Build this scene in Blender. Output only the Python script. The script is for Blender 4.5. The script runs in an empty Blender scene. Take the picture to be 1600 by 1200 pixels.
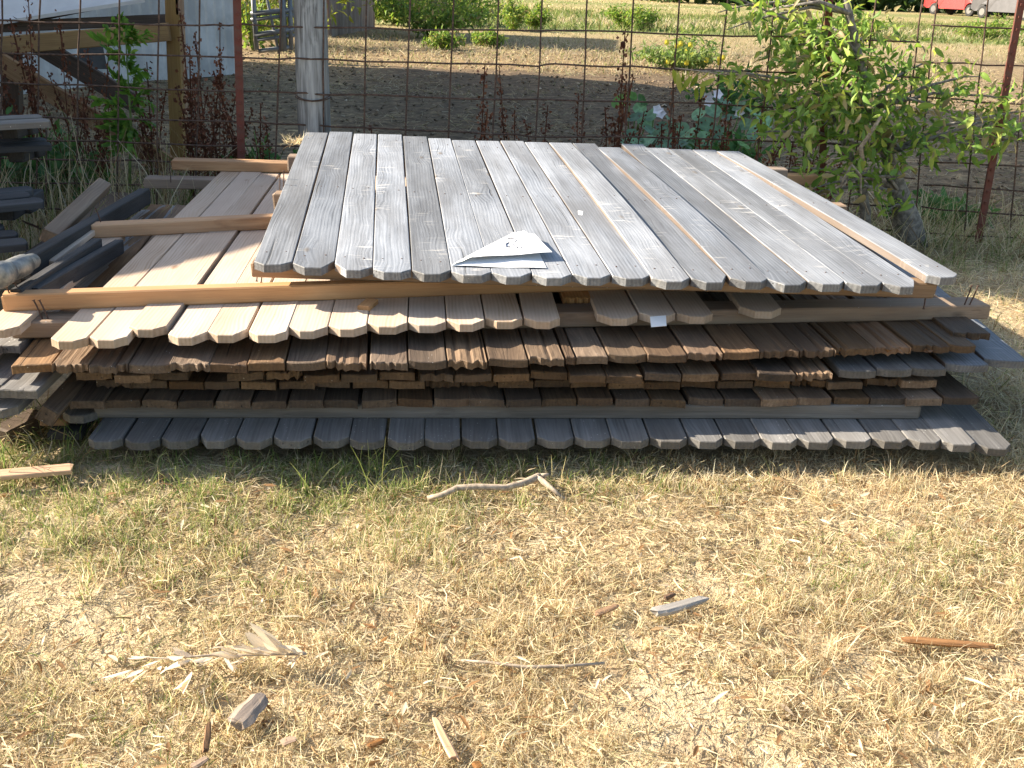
import bpy, bmesh, math, random
import numpy as np
from mathutils import Vector, Matrix
random.seed(7); RNG = np.random.default_rng(7)
SC = bpy.context.scene; COL = SC.collection

# ------------------------------------------------------------------ camera, sky, sun
F_PX, CAM_H = 1600.0, 1.17
YAW, PITCH, ROLL = math.radians(6.155), math.radians(21.525), math.radians(2.3)
FW = Vector((math.sin(YAW)*math.cos(PITCH), math.cos(YAW)*math.cos(PITCH), -math.sin(PITCH)))
_r = Vector((math.cos(YAW), -math.sin(YAW), 0)); _u = _r.cross(FW)
RT = _r*math.cos(ROLL) + _u*math.sin(ROLL); UP = _u*math.cos(ROLL) - _r*math.sin(ROLL)
CAM = Vector((0, 0, CAM_H))
cd = bpy.data.cameras.new("camera"); cam = bpy.data.objects.new("camera", cd); COL.objects.link(cam)
cd.sensor_width = 36; cd.lens = 36*F_PX/1600; cd.clip_start = .05; cd.clip_end = 2000
M = Matrix((RT, UP, -FW)).transposed().to_4x4(); M.translation = CAM; cam.matrix_world = M
SC.camera = cam
SUN_EL, SUN_DIR = math.radians(30), Vector((-.967, .255, 0)).normalized()
SUN_AZ = math.atan2(SUN_DIR.x, SUN_DIR.y)
w = bpy.data.worlds.new("World"); SC.world = w; w.use_nodes = True
nt = w.node_tree; bg = nt.nodes["Background"]
sky = nt.nodes.new("ShaderNodeTexSky"); sky.sky_type = 'NISHITA'; sky.sun_disc = False
sky.sun_elevation = SUN_EL; sky.sun_rotation = SUN_AZ; sky.air_density = 1.2; sky.dust_density = 2.0; sky.ozone_density = 1.0
nt.links.new(sky.outputs[0], bg.inputs[0]); bg.inputs[1].default_value = .08
sl = bpy.data.lights.new("sun", 'SUN'); so = bpy.data.objects.new("sun", sl); COL.objects.link(so)
sl.energy = 5.0; sl.angle = math.radians(.55); sl.color = (1, .88, .71)
sv = (SUN_DIR*math.cos(SUN_EL) + Vector((0, 0, math.sin(SUN_EL))))
so.rotation_euler = (sv).to_track_quat('Z', 'Y').to_euler(); so.location = (-6, 0, 8)
SC.view_settings.view_transform = 'Standard'; SC.view_settings.look = 'None'
SC.view_settings.exposure = 1.6; SC.view_settings.gamma = 1; SC.view_settings.use_curve_mapping = False
SC.cycles.max_bounces = 6; SC.cycles.diffuse_bounces = 3; SC.cycles.transmission_bounces = 3

# ------------------------------------------------------------------ survey helpers: photo bearing -> point on a real plane
def ray(x, y): return FW + RT*((x-800)/F_PX) - UP*((y-600)/F_PX)
def atz(x, y, z=0.0, slope=0.0, y0=0.0):
    d = ray(x, y); t = (z - slope*y0 - CAM_H)/(d.z - slope*d.y); return CAM + d*t
def aty(x, y, Y):
    d = ray(x, y); return CAM + d*(Y/d.y)

# ------------------------------------------------------------------ noise
def _h(ix, iy, s):
    n = (ix.astype(np.int64)*374761393 + iy.astype(np.int64)*668265263 + s*1442695041) & 0x7fffffff
    n = ((n ^ (n >> 13))*1274126177) & 0x7fffffff
    return ((n ^ (n >> 16)) & 0xffff)/65535.0
def vnoise(x, y, s=0):
    x = np.asarray(x, float); y = np.asarray(y, float); ix = np.floor(x); iy = np.floor(y); fx = x-ix; fy = y-iy
    fx = fx*fx*(3-2*fx); fy = fy*fy*(3-2*fy)
    a = _h(ix, iy, s)*(1-fx)+_h(ix+1, iy, s)*fx; b = _h(ix, iy+1, s)*(1-fx)+_h(ix+1, iy+1, s)*fx
    return a*(1-fy)+b*fy
def zground(x, y):
    x = np.asarray(x, float); y = np.asarray(y, float)
    near = np.clip((60-np.abs(y))/50, 0, 1)
    g = np.clip((y-5.3)/.5, 0, 1)*np.clip((15-y)/1.5, 0, 1)
    z = .030*(vnoise(x*1.3, y*1.3, 1)-.5) + .014*(vnoise(x*5, y*5, 2)-.5)
    z = z + g*(.05*(vnoise(x*2.2, y*3, 3)-.5)+.025*(vnoise(x*7, y*7, 4)-.5))
    return z*near
def zg(x, y): return float(zground(x, y))

# ------------------------------------------------------------------ node helpers
def new_mat(name):
    m = bpy.data.materials.new(name); m.use_nodes = True; n = m.node_tree; n.nodes.clear()
    o = n.nodes.new("ShaderNodeOutputMaterial"); p = n.nodes.new("ShaderNodeBsdfPrincipled")
    n.links.new(p.outputs[0], o.inputs[0]); return m, n, p
class N:
    def __init__(s, nt): s.t = nt
    def link(s, a, b): s.t.links.new(a, b)
    def node(s, typ, **k):
        n = s.t.nodes.new(typ)
        for a, v in k.items(): setattr(n, a, v)
        return n
    def put(s, inp, v):
        if hasattr(v, 'is_output'): s.link(v, inp)
        elif v is not None: inp.default_value = v
    def math(s, op, a, b=None, c=None, clamp=False):
        n = s.node("ShaderNodeMath", operation=op, use_clamp=clamp)
        for i, v in enumerate((a, b, c)): s.put(n.inputs[i], v)
        return n.outputs[0]
    def vmath(s, op, a, b=None):
        n = s.node("ShaderNodeVectorMath", operation=op); s.put(n.inputs[0], a); s.put(n.inputs[1], b); return n.outputs[0]
    def map(s, v, scale=(1,1,1), loc=(0,0,0)):
        n = s.node("ShaderNodeMapping"); s.link(v, n.inputs[0]); n.inputs['Scale'].default_value = scale; n.inputs['Location'].default_value = loc; return n.outputs[0]
    def noise(s, v, scale=5, detail=3, rough=.55, dist=0):
        n = s.node("ShaderNodeTexNoise"); s.link(v, n.inputs['Vector'])
        n.inputs['Scale'].default_value = scale; n.inputs['Detail'].default_value = detail
        n.inputs['Roughness'].default_value = rough; n.inputs['Distortion'].default_value = dist; return n.outputs['Fac']
    def ramp(s, f, stops, interp='LINEAR'):
        n = s.node("ShaderNodeValToRGB"); r = n.color_ramp; r.interpolation = interp
        while len(r.elements) < len(stops): r.elements.new(.5)
        for e, (p, c) in zip(r.elements, stops): e.position = p; e.color = (*c, 1) if len(c) == 3 else c
        s.link(f, n.inputs[0]); return n.outputs[0]
    def rng(s, f, a, b, c=0, d=1):
        n = s.node("ShaderNodeMapRange"); s.put(n.inputs[0], f)
        for i, v in enumerate((a, b, c, d)): s.put(n.inputs[i+1], v)
        return n.outputs[0]
    def mix(s, f, a, b, mode='MIX'):
        n = s.node("ShaderNodeMix", data_type='RGBA', blend_type=mode); s.put(n.inputs[0], f)
        for i, v in ((6, a), (7, b)):
            if isinstance(v, tuple): v = (*v[:3], 1)
            s.put(n.inputs[i], v)
        return n.outputs[2]
    def bump(s, h, strength=.3, dist=.002):
        n = s.node("ShaderNodeBump"); n.inputs['Strength'].default_value = strength; n.inputs['Distance'].default_value = dist
        s.link(h, n.inputs['Height']); return n.outputs[0]

def wood(name, light, mid, dark, stain=None, stain_amt=.0, ring=.5, crack=.5, vary=.25, knot=(.1,.07,.05), knot_amt=.7, rough=.75, bump=.5, spots=0.0, tints=None, con=1.0, endg=.72, ripple=0, side=None, knots=.38):
    """Sawn board, grain along local Y, every board sampled from its own place in the log."""
    m, t, p = new_mat(name); n = N(t)
    tc = n.node("ShaderNodeTexCoord"); oi = n.node("ShaderNodeObjectInfo"); r = oi.outputs['Random']
    off = n.node("ShaderNodeCombineXYZ"); n.put(off.inputs[0], n.math('MULTIPLY', r, 53.)); n.put(off.inputs[1], n.math('MULTIPLY', r, 211.)); n.put(off.inputs[2], n.math('MULTIPLY', r, 17.))
    v = n.vmath('ADD', tc.outputs['Object'], off.outputs[0])
    # knots: sparse stretched cells
    vo = n.node("ShaderNodeTexVoronoi", feature='F1'); n.link(n.map(v, (9, 3.4, 9)), vo.inputs['Vector']); vo.inputs['Scale'].default_value = 1.0
    kd = n.math('MULTIPLY', vo.outputs['Distance'], 1.0)
    sel = n.math('GREATER_THAN', n.node("ShaderNodeSeparateColor").outputs[0], .5)
    sc = n.node("ShaderNodeSeparateColor"); n.link(vo.outputs['Color'], sc.inputs[0]); pick = n.math('GREATER_THAN', sc.outputs[0], 1-knots)
    bend = n.math('MULTIPLY', n.math('MULTIPLY', n.rng(kd, .45, .0), pick), .02)
    wob = n.math('MULTIPLY', n.math('SUBTRACT', n.noise(n.map(v, (4, 1.4, 4)), 1, 2), .5), .045)
    sep = n.node("ShaderNodeSeparateXYZ"); n.link(v, sep.inputs[0])
    x2 = n.math('ADD', n.math('ADD', sep.outputs[0], bend), wob)
    cb = n.node("ShaderNodeCombineXYZ"); n.put(cb.inputs[0], x2); n.put(cb.inputs[1], sep.outputs[1]); n.put(cb.inputs[2], sep.outputs[2])
    gv = cb.outputs[0]
    fine = n.noise(n.map(gv, (560, 10, 560)), 1, 3, .6)
    streak = n.noise(n.map(gv, (115, 2.6, 115)), 1, 4, .65)
    rings = n.math('SINE', n.math('MULTIPLY', x2, 620.)); rings = n.rng(rings, -1, 1)
    blot = n.noise(n.map(v, (7, 2.0, 7)), 1, 3, .55)
    f = n.math('ADD', n.math('MULTIPLY', streak, .55), n.math('MULTIPLY', fine, .3))
    f = n.math('ADD', f, n.math('MULTIPLY', rings, .12*ring)); f = n.math('ADD', f, n.math('MULTIPLY', n.math('SUBTRACT', blot, .5), .75))
    c = n.ramp(f, [(.45-.23/con, dark), (.45, mid), (.45+.23/con, light)])
    if stain:
        st = n.rng(n.noise(n.map(v, (10, 1.7, 10), (3, 3, 3)), 1, 4, .6), .5-.12, .5+.18)
        c = n.mix(n.math('MULTIPLY', st, stain_amt), c, stain)
    if spots:   # lichen and bird-lime flecks
        sp = n.node("ShaderNodeTexVoronoi", feature='F1'); n.link(n.map(v, (21, 21, 21)), sp.inputs['Vector'])
        sc2 = n.node("ShaderNodeSeparateColor"); n.link(sp.outputs['Color'], sc2.inputs[0])
        f2 = n.math('MULTIPLY', n.math('LESS_THAN', sp.outputs['Distance'], n.math('MULTIPLY', sc2.outputs[2], .17)), n.math('GREATER_THAN', sc2.outputs[0], 1-spots))
        c = n.mix(f2, c, (.55, .55, .52))
    kn = n.math('MULTIPLY', n.math('MULTIPLY', n.rng(kd, .11, .045), pick), knot_amt)
    c = n.mix(kn, c, knot)
    ck = n.rng(n.noise(n.map(gv, (150, 1.6, 150), (7, 1, 2)), 1, 2, .5), .31, .25)
    c = n.mix(n.math('MULTIPLY', ck, crack), c, tuple(q*.25 for q in dark))
    if ripple:   # raised silvery fibres wrinkled around the knots
        rp = n.math('MULTIPLY', n.rng(n.noise(n.map(v, (13, 62, 13), (1, 5, 2)), 1, 2, .5), .60, .68), n.math('MULTIPLY', n.rng(kd, .55, .15), pick))
        c = n.mix(n.math('MULTIPLY', rp, ripple), c, (.62, .60, .56))
    if tints:
        tr = n.ramp(n.math('FRACT', n.math('MULTIPLY', r, 13.7)), tints, 'CONSTANT'); c = n.mix(1.0, c, tr, 'MULTIPLY')
    no = n.node("ShaderNodeSeparateXYZ"); n.link(tc.outputs['Normal'], no.inputs[0])   # end grain a tone darker than the faces
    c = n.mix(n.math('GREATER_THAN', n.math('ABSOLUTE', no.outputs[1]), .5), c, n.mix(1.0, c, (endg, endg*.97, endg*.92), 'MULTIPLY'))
    if side: c = n.mix(n.math('MULTIPLY', n.math('GREATER_THAN', n.math('ABSOLUTE', no.outputs[0]), .9), .75), c, side)   # sawn edges kept out of the weather stay tan
    hv = n.node("ShaderNodeHueSaturation"); n.link(c, hv.inputs['Color'])
    n.put(hv.inputs['Value'], n.rng(n.math('FRACT', n.math('MULTIPLY', r, 7.31)), 0, 1, 1-vary, 1+vary))
    n.put(hv.inputs['Saturation'], n.rng(n.math('FRACT', n.math('MULTIPLY', r, 3.17)), 0, 1, .8, 1.15))
    n.link(hv.outputs[0], p.inputs['Base Color']); p.inputs['Roughness'].default_value = rough
    h = n.math('SUBTRACT', n.math('ADD', n.math('MULTIPLY', fine, .35), n.math('MULTIPLY', streak, .5)), n.math('MULTIPLY', ck, 1.2))
    h = n.math('ADD', h, n.math('MULTIPLY', kn, .6))
    n.link(n.bump(h, bump, .003), p.inputs['Normal'])
    return m

def plain(name, col, rough=.7, metal=0, var=.3, scale=30, bump=.2, col2=None, f=(.4, .62)):
    m, t, p = new_mat(name); n = N(t); tc = n.node("ShaderNodeTexCoord")
    a = n.noise(tc.outputs['Object'], scale, 4, .6)
    c = n.ramp(a, [(f[0], tuple(q*(1-var) for q in col)), (f[1], col2 or tuple(min(1, q*(1+var)) for q in col))])
    n.link(c, p.inputs['Base Color']); p.inputs['Roughness'].default_value = rough; p.inputs['Metallic'].default_value = metal
    if bump: n.link(n.bump(a, bump, .004), p.inputs['Normal'])
    return m
def leafmat(name, trans=.35, rough=.55, spec=.3, tt=(1.0, 1.0, .6)):
    m, t, p = new_mat(name); n = N(t)
    a = n.node("ShaderNodeAttribute", attribute_name="Col")
    n.link(a.outputs['Color'], p.inputs['Base Color']); p.inputs['Roughness'].default_value = rough; p.inputs['Specular IOR Level'].default_value = spec
    tr = n.node("ShaderNodeBsdfTranslucent"); n.link(n.mix(1.0, a.outputs['Color'], tt, 'MULTIPLY'), tr.inputs['Color'])
    mx = n.node("ShaderNodeMixShader"); mx.inputs[0].default_value = trans
    n.link(p.outputs[0], mx.inputs[1]); n.link(tr.outputs[0], mx.inputs[2])
    out = [q for q in t.nodes if q.type == 'OUTPUT_MATERIAL'][0]; n.link(mx.outputs[0], out.inputs[0]); return m

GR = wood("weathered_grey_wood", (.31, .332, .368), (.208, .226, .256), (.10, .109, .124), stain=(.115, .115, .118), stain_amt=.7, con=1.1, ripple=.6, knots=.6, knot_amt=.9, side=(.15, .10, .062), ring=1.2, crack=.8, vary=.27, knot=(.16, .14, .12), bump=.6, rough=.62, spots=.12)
DG = wood("dark_grey_wood", (.27, .262, .255), (.17, .165, .16), (.08, .076, .072), stain=(.11, .098, .085), stain_amt=.5, crack=.7, vary=.25, knot=(.05, .04, .035), spots=.25, bump=.7)  # dark grey tone for the low and left-edge boards
PN = wood("fresh_pine", (.60, .49, .39), (.52, .41, .315), (.37, .265, .18), stain=(.47, .34, .25), stain_amt=.5, ring=1.6, crack=.12, vary=.10, knot=(.24, .12, .06), rough=.7, bump=.25)
RL = wood("tan_rail_wood", (.60, .35, .165), (.50, .27, .11), (.33, .155, .06), stain=(.38, .18, .08), stain_amt=.4, ring=1.2, crack=.2, vary=.08, knot=(.16, .07, .03), bump=.3)
GB = wood("greyed_brown_rail_wood", (.36, .27, .19), (.25, .18, .125), (.14, .095, .065), stain=(.28, .17, .10), stain_amt=.5, crack=.4, vary=.1, spots=.2)
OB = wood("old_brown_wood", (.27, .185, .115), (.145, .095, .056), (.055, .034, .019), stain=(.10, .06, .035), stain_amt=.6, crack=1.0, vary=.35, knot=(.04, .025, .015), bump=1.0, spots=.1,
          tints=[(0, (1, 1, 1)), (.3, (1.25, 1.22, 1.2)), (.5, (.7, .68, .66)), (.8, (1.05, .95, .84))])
RT_ = wood("rotten_orange_wood", (.42, .23, .095), (.29, .145, .055), (.12, .058, .022), stain=(.08, .04, .02), stain_amt=.5, crack=1.0, vary=.2, bump=1.2)
BK = wood("dark_blue_grey_wood", (.07, .07, .073), (.04, .04, .042), (.016, .016, .017), crack=.7, vary=.3)
PO = wood("split_post_wood", (.42, .44, .44), (.24, .25, .25), (.05, .052, .052), stain=(.12, .125, .125), stain_amt=.5, con=1.6, crack=1.0, vary=.05, bump=1.0, knot_amt=.2)
DB = wood("dark_brown_wood", (.12, .08, .055), (.075, .048, .032), (.03, .02, .014), crack=.6, vary=.2)
GG = wood("grey_rail_wood", (.29, .265, .235), (.185, .168, .148), (.09, .08, .068), stain=(.14, .12, .10), stain_amt=.5, crack=.5, vary=.1, spots=.4)
TF = wood("treated_frame_wood", (.34, .22, .08), (.26, .155, .05), (.15, .08, .025), stain=(.20, .11, .05), stain_amt=.4, crack=.3, vary=.15)
RF = wood("reddish_board_wood", (.42, .27, .165), (.32, .195, .11), (.17, .095, .05), crack=.4, vary=.2)
RUST = plain("rusty_wire", (.10, .062, .045), .8, .2, .4, 60)
TPOST = plain("red_post_paint", (.22, .055, .035), .7, 0, .35, 25, .2, (.12, .05, .035))
NAIL = plain("rusty_nail", (.10, .06, .045), .7, .5, .3, 200)
PAPER = plain("white_paper", (.80, .82, .84), .6, 0, .02, 12, .1)
INK = plain("pencil_ink", (.10, .11, .15), .6, 0, .1, 20, 0)
LEAF = leafmat("leaf_green", .48, .5, .35)
GRASS = leafmat("grass_blades", .5, .7, .15, (1.0, .98, .86))
BARK = plain("grey_bark", (.20, .185, .165), .9, 0, .4, 40, .8)
TWIG = plain("dead_twig", (.36, .29, .22), .85, 0, .3, 60, .4)
DOCK = leafmat("dry_dock", .15, .8, .1)

# ------------------------------------------------------------------ object helpers
def tag(o, label=None, cat=None, group=None, kind=None):
    if label: o['label'] = label
    if cat: o['category'] = cat
    if group: o['group'] = group
    if kind: o['kind'] = kind
    return o
def empty(name, loc, label, cat, group=None):
    o = bpy.data.objects.new(name, None); COL.objects.link(o); o.location = loc; o.empty_display_size = .1
    return tag(o, label, cat, group)
def link(name, me, mat, parent=None, mw=None):
    o = bpy.data.objects.new(name, me); COL.objects.link(o)
    if mat and not me.materials: me.materials.append(mat)
    if parent is not None:
        o.parent = parent
        base = Matrix.Translation(parent.location) if parent.parent is None else Matrix.Translation(parent.parent.location) @ parent.matrix_basis
        if parent.parent is None: base = parent.matrix_basis.copy()
        if mw is not None: o.matrix_basis = base.inverted() @ mw
        else: o.matrix_basis = base.inverted()
    elif mw is not None: o.matrix_basis = mw
    return o
def mesh(name, V, Fc, smooth=False):
    me = bpy.data.meshes.new(name); me.from_pydata([tuple(v) for v in V], [], Fc)
    if smooth: me.polygons.foreach_set('use_smooth', [True]*len(me.polygons))
    me.update(); return me
def np_mesh(name, V, Q, C=None, smooth=False):
    me = bpy.data.meshes.new(name); k = Q.shape[1]
    me.vertices.add(len(V)); me.vertices.foreach_set('co', np.ascontiguousarray(V, np.float32).ravel())
    me.loops.add(Q.size); me.loops.foreach_set('vertex_index', np.ascontiguousarray(Q, np.int32).ravel())
    me.polygons.add(len(Q)); me.polygons.foreach_set('loop_start', np.arange(0, Q.size, k, dtype=np.int32))
    if C is not None:
        a = me.attributes.new("Col", 'FLOAT_COLOR', 'POINT'); c4 = np.ones((len(V), 4), np.float32); c4[:, :3] = C; a.data.foreach_set('color', c4.ravel())
    if smooth: me.polygons.foreach_set('use_smooth', np.ones(len(Q), bool))
    me.update(calc_edges=True); me.validate(); return me
def frame(origin, ydir, zdir=Vector((0, 0, 1))):
    y = Vector(ydir).normalized(); x = y.cross(Vector(zdir)).normalized(); z = x.cross(y)
    m = Matrix((x, y, z)).transposed().to_4x4(); m.translation = Vector(origin); return m
def box_mesh(name, sx, sy, sz, bev=.003, jag=0, ny=1, seed=0, sag=0):
    """Board from x=-sx/2..sx/2, y=0..sy, z=-sz..0, arrises knocked off."""
    R = random.Random(seed); V = []; Fc = []
    b = min(bev, sz*.3)
    prof = [(-sx/2+b, 0), (sx/2-b, 0), (sx/2, -b), (sx/2, -sz+b), (sx/2-b, -sz), (-sx/2+b, -sz), (-sx/2, -sz+b), (-sx/2, -b)]
    ys = [0, b] + [sy*(i+1)/(ny+1) for i in range(ny)] + [sy-b, sy]
    for k, y in enumerate(ys):
        s = 1-2*b/sx if k in (0, len(ys)-1) else 1; s2 = 1-2*b/sz if k in (0, len(ys)-1) else 1
        u = y/sy; dz = -sag*4*u*(1-u)
        for (x, z) in prof:
            jy = R.uniform(-jag, jag) if k in (0, 1, len(ys)-1, len(ys)-2) else 0
            V.append((x*s + R.uniform(-1, 1)*.0006, y+jy, (z+sz/2)*s2-sz/2+dz))
    n = 8
    for k in range(len(ys)-1):
        for i in range(n):
            a, c = k*n+i, k*n+(i+1) % n; Fc.append((a, a+n, c+n, c))
    Fc.append(tuple(range(n))); L = (len(ys)-1)*n; Fc.append(tuple(L+i for i in reversed(range(n))))
    return mesh(name, V, Fc)
def tube_mesh(name, pts, rad, sides=6, smooth=True):
    pts = [Vector(p) for p in pts]; n = len(pts); rad = rad if isinstance(rad, (list, tuple)) else [rad]*n; V = []; Fc = []
    ref = Vector((.31, .17, .93))
    for i, p in enumerate(pts):
        d = (pts[min(i+1, n-1)]-pts[max(i-1, 0)]).normalized(); a = d.cross(ref)
        if a.length < .05: a = d.cross(Vector((1, 0, 0)))
        a.normalize(); b = d.cross(a)
        for k in range(sides):
            t = 2*math.pi*k/sides; V.append(p + (a*math.cos(t)+b*math.sin(t))*rad[i])
    for i in range(n-1):
        for k in range(sides):
            q = i*sides+k; r = i*sides+(k+1) % sides; Fc.append((q, r, r+sides, q+sides))
    Fc.append(tuple(reversed(range(sides)))); Fc.append(tuple((n-1)*sides+k for k in range(sides)))
    return mesh(name, V, Fc, smooth)
def join_meshes(name, parts):
    V = []; Fc = []
    for m in parts:
        o = len(V); V += [tuple(v.co) for v in m.vertices]; Fc += [tuple(o+i for i in p.vertices) for p in m.polygons]; bpy.data.meshes.remove(m)
    return mesh(name, V, Fc)

# ------------------------------------------------------------------ pickets
def picket_mesh(L, w, t=.019, style='dogear', ear=None, seed=0, bow=0, cup=0, twist=0, crook=0, ny=9, taper=1.0):
    R = random.Random(seed); h = w/2; e = (ear or .30)*w; b = .0022
    xs = [-h, -h+b, -h+e*.5, -h+e, -h+e+(w-2*e)*.5, h-e, h-e*.5, h-b, h]
    if style == 'rotten': xs = sorted([-h, -h+b, h-b, h] + [-h+w*(k+R.uniform(.2, .8))/11 for k in range(11)])
    front = []; ea = R.uniform(.95, 1.2); e *= R.uniform(.9, 1.1)
    xs = [-h, -h+b, -h+e*.5, -h+e, -h+e+(w-2*e)*.5, h-e, h-e*.5, h-b, h] if style != 'rotten' else xs
    for x in xs:
        a = abs(x)
        if style == 'dogear': y = max(0, (a-(h-e)))*ea + R.uniform(0, .0022)
        elif style == 'round': y = max(0, a-(h-e*.8))*.45
        elif style == 'rotten': y = R.random()**3*.014 + (.010 if R.random() < .10 else 0)
        else: y = R.uniform(0, .003)
        front.append(y)
    if style == 'dogear' and R.random() < .16:      # a broken corner
        q = R.choice((0, 1)); ch = R.uniform(.012, .03)
        for i, x in enumerate(xs): front[i] += ch*max(0, (x if q else -x)-h*.45)/(h*.55)
    ys = [None, None] + [L*((k+1)/ny)**1.15 for k in range(ny)]
    ys = [0, .0025, .03, .07] + [.07+(L-.07)*(k+1)/ny for k in range(ny)]
    groove = [0]*len(xs)
    if style == 'rotten':
        for k in range(2, len(xs)-2):
            if R.random() < .2: groove[k] = -R.uniform(.002, .006)
    V = []; nx = len(xs)
    for j, y in enumerate(ys):
        u = y/L
        for i, x in enumerate(xs):
            yy = y + front[i]*(1 if y < .05 else max(0, 1-(y-.03)/.1) if y < .13 else 0)
            z = 0
            if i in (0, nx-1): z -= b
            if j == 0: z -= b*.9
            q = 2*x/w
            z += bow*4*u*(1-u) + cup*(q*q) + twist*q*(1-u) + groove[i]*(1-.6*u)
            if style in ('rotten', 'square'): z += R.uniform(-1, 1)*(.0008 if style == 'rotten' else .0006)
            V.append((x*(1+(taper-1)*u) + crook*4*u*(1-u), yy, z))
    top = len(V)
    for (x, y, z) in list(V): V.append((x, y, z-t + (.004*R.random() if style == 'rotten' else 0)))
    Fc = []
    ny_ = len(ys)
    for j in range(ny_-1):
        for i in range(nx-1):
            a = j*nx+i; Fc.append((a, a+1, a+nx+1, a+nx)); Fc.append((top+a, top+a+nx, top+a+nx+1, top+a+1))
        a = j*nx; Fc.append((a, a+nx, top+a+nx, top+a)); a = j*nx+nx-1; Fc.append((a, top+a, top+a+nx, a+nx))
    for i in range(nx-1):
        Fc.append((i, top+i, top+i+1, i+1)); a = (ny_-1)*nx+i; Fc.append((a, a+1, top+a+1, top+a))
    return mesh("picket", V, Fc)
def nail(parent, p, lean, ln=.035, r=.0016):
    p = Vector(p); q = p + Vector(lean).normalized()*ln
    me = join_meshes("nail", [tube_mesh("n", [p - Vector(lean).normalized()*.008, p.lerp(q, .6)+Vector((.0008, 0, 0)), q], r, 5), tube_mesh("n", [q, q+Vector(lean).normalized()*.0015], r*2, 6)])
    return link("nail", me, NAIL, parent)
def rail_between(parent, A, B, wy, tz, mat, seed=0, sag=0, name="rail"):
    A, B = Vector(A), Vector(B); me = box_mesh(name, wy, (B-A).length, tz, .004, .003, 5, seed, sag)
    return link(name, me, mat, parent, frame(A, B-A))
def rail_px(parent, x0, y0, x1, y1, ztop, wy, tz, mat, seed=0, zt1=None):
    """front top arris given by bearing; the rail runs behind it"""
    A = atz(x0, y0, ztop); B = atz(x1, y1, ztop if zt1 is None else zt1); d = (B-A).normalized(); n = Vector((-d.y, d.x, 0)).normalized()*wy/2
    return rail_between(parent, A+n, B+n, wy, tz, mat, seed)
def picket_px(parent, x0, x1, y, z, L, mat, style, ang=0, seed=0, back=None, slope=0, y0=0, y1=None, **k):
    P0 = atz(x0, y, z, slope, y0); P1 = atz(x1, y if y1 is None else y1, z, slope, y0); c = (P0+P1)/2; w = (P1-P0).length
    w = max(.06, min(w, .12)) if style != 'narrow' else w
    if back is not None: d = back - c; L = d.length
    else: d = Vector((math.sin(ang), math.cos(ang), slope))
    me = picket_mesh(L, w, .019, 'square' if style == 'narrow' else style, seed=seed, **k)
    return link("picket", me, mat, parent, frame(c, d))

RR = random.Random(11)
# --- ground-level grey panel, its rail on top
Z0 = .082
P = empty("fence_panel", (.4, 2.35, 0), "dark grey dog-eared picket panel at the bottom of the stack, lying on the grass", "fence panel", "picket fence panels piled in the stack")
L0 = [(133,187),(191,245),(249,305),(308,364),(366,422),(425,484),(488,544),(545,600),(605,662),(663,719),(722,778),(780,837),(841,898),(900,956),(958,1016),(1019,1077),(1080,1133),(1136,1192),(1194,1250),(1251,1307),(1310,1366),(1369,1423),(1424,1477),(1478,1529),(1530,1587)]
for i, (a, b) in enumerate(L0):
    y = 690.5 + RR.uniform(-1.5, 1.5) + (3 if i > 22 else 0) + (6 if i == 24 else 0)
    picket_px(P, a, b, y, Z0 - (.008 if i == 24 else 0), 1.82, DG, 'dogear', ang=.02+(i/24)**2*.10, seed=100+i, y1=y+(1.2 if i > 20 else 0), cup=RR.uniform(-.001, .002), ear=.26)
rail_px(P, 145, 631, 1440, 634, Z0+.041, .085, .041, GG, 1)
rail_between(P, (-.75, 3.4, Z0+.04), (1.5, 3.35, Z0+.04), .085, .04, GB, 2); rail_between(P, (-.75, 4.0, Z0+.04), (1.5, 3.95, Z0+.04), .085, .04, GB, 3)
for i, x in enumerate((.0, .9)): rail_between(P, (x-.6, 2.62+.5*i, .058), (x+.7, 2.62+.5*i, .058), .09, .045, DG, 8+i)
# --- two thin brown panels and the worn one above
def row(P, a0, a1, n, y0, y1, z, mat, style, seed, L=1.8, jy=1.2, gap=2, skip=(), jz=.003, rot=.10):
    R = random.Random(seed); pit = (a1-a0)/n
    for i in range(n):
        if i in skip: continue
        a = a0+pit*i + R.uniform(-1.5, 1.5); y = y0+(y1-y0)*i/(n-1)+R.uniform(-jy, jy)
        st = style if R.random() > rot else 'rotten'
        picket_px(P, a, a+pit-gap-R.uniform(0, 2), y, z+R.uniform(-jz, jz), L, mat, st, ang=R.uniform(-.008, .012)+.03*(i/n)**2, seed=seed+i, cup=R.uniform(-.002, .003), twist=R.uniform(-.003, .003))
P = empty("fence_panel", (.4, 2.45, .12), "brown square-ended picket panel second from the bottom, just above the grey rail", "fence panel", "picket fence panels piled in the stack")
row(P, 108, 1532, 25, 627, 622, .144, OB, 'square', 200)
rail_between(P, (-.8, 3.0, .183), (1.5, 2.98, .183), .08, .038, OB, 4); rail_between(P, (-.8, 3.9, .183), (1.5, 3.9, .183), .08, .038, OB, 5)
P = empty("fence_panel", (.4, 2.5, .15), "dark brown picket panel third from the bottom, only its low square ends showing", "fence panel", "picket fence panels piled in the stack")
row(P, 148, 1468, 23, 596, 595, .178, OB, 'square', 300, jy=2)
rail_between(P, (-.8, 3.2, .200), (1.5, 3.15, .200), .07, .022, OB, 6); rail_between(P, (-.8, 4.0, .200), (1.5, 4.0, .200), .07, .022, OB, 7)
P = empty("fence_panel", (.4, 2.45, .2), "brown picket panel in the middle of the stack whose blue-grey right corner sticks out", "fence panel", "picket fence panels piled in the stack")
row(P, 118, 1306, 20, 584, 585, .222, OB, 'square', 400, jy=3.5, rot=.2, skip=(3,))
for i, (a, b, y) in enumerate([(1315, 1371, 580), (1374, 1427, 578), (1428, 1481, 577)]): picket_px(P, a, b, y, .222, 1.8, DG, 'round', ang=.05, seed=440+i)
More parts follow.
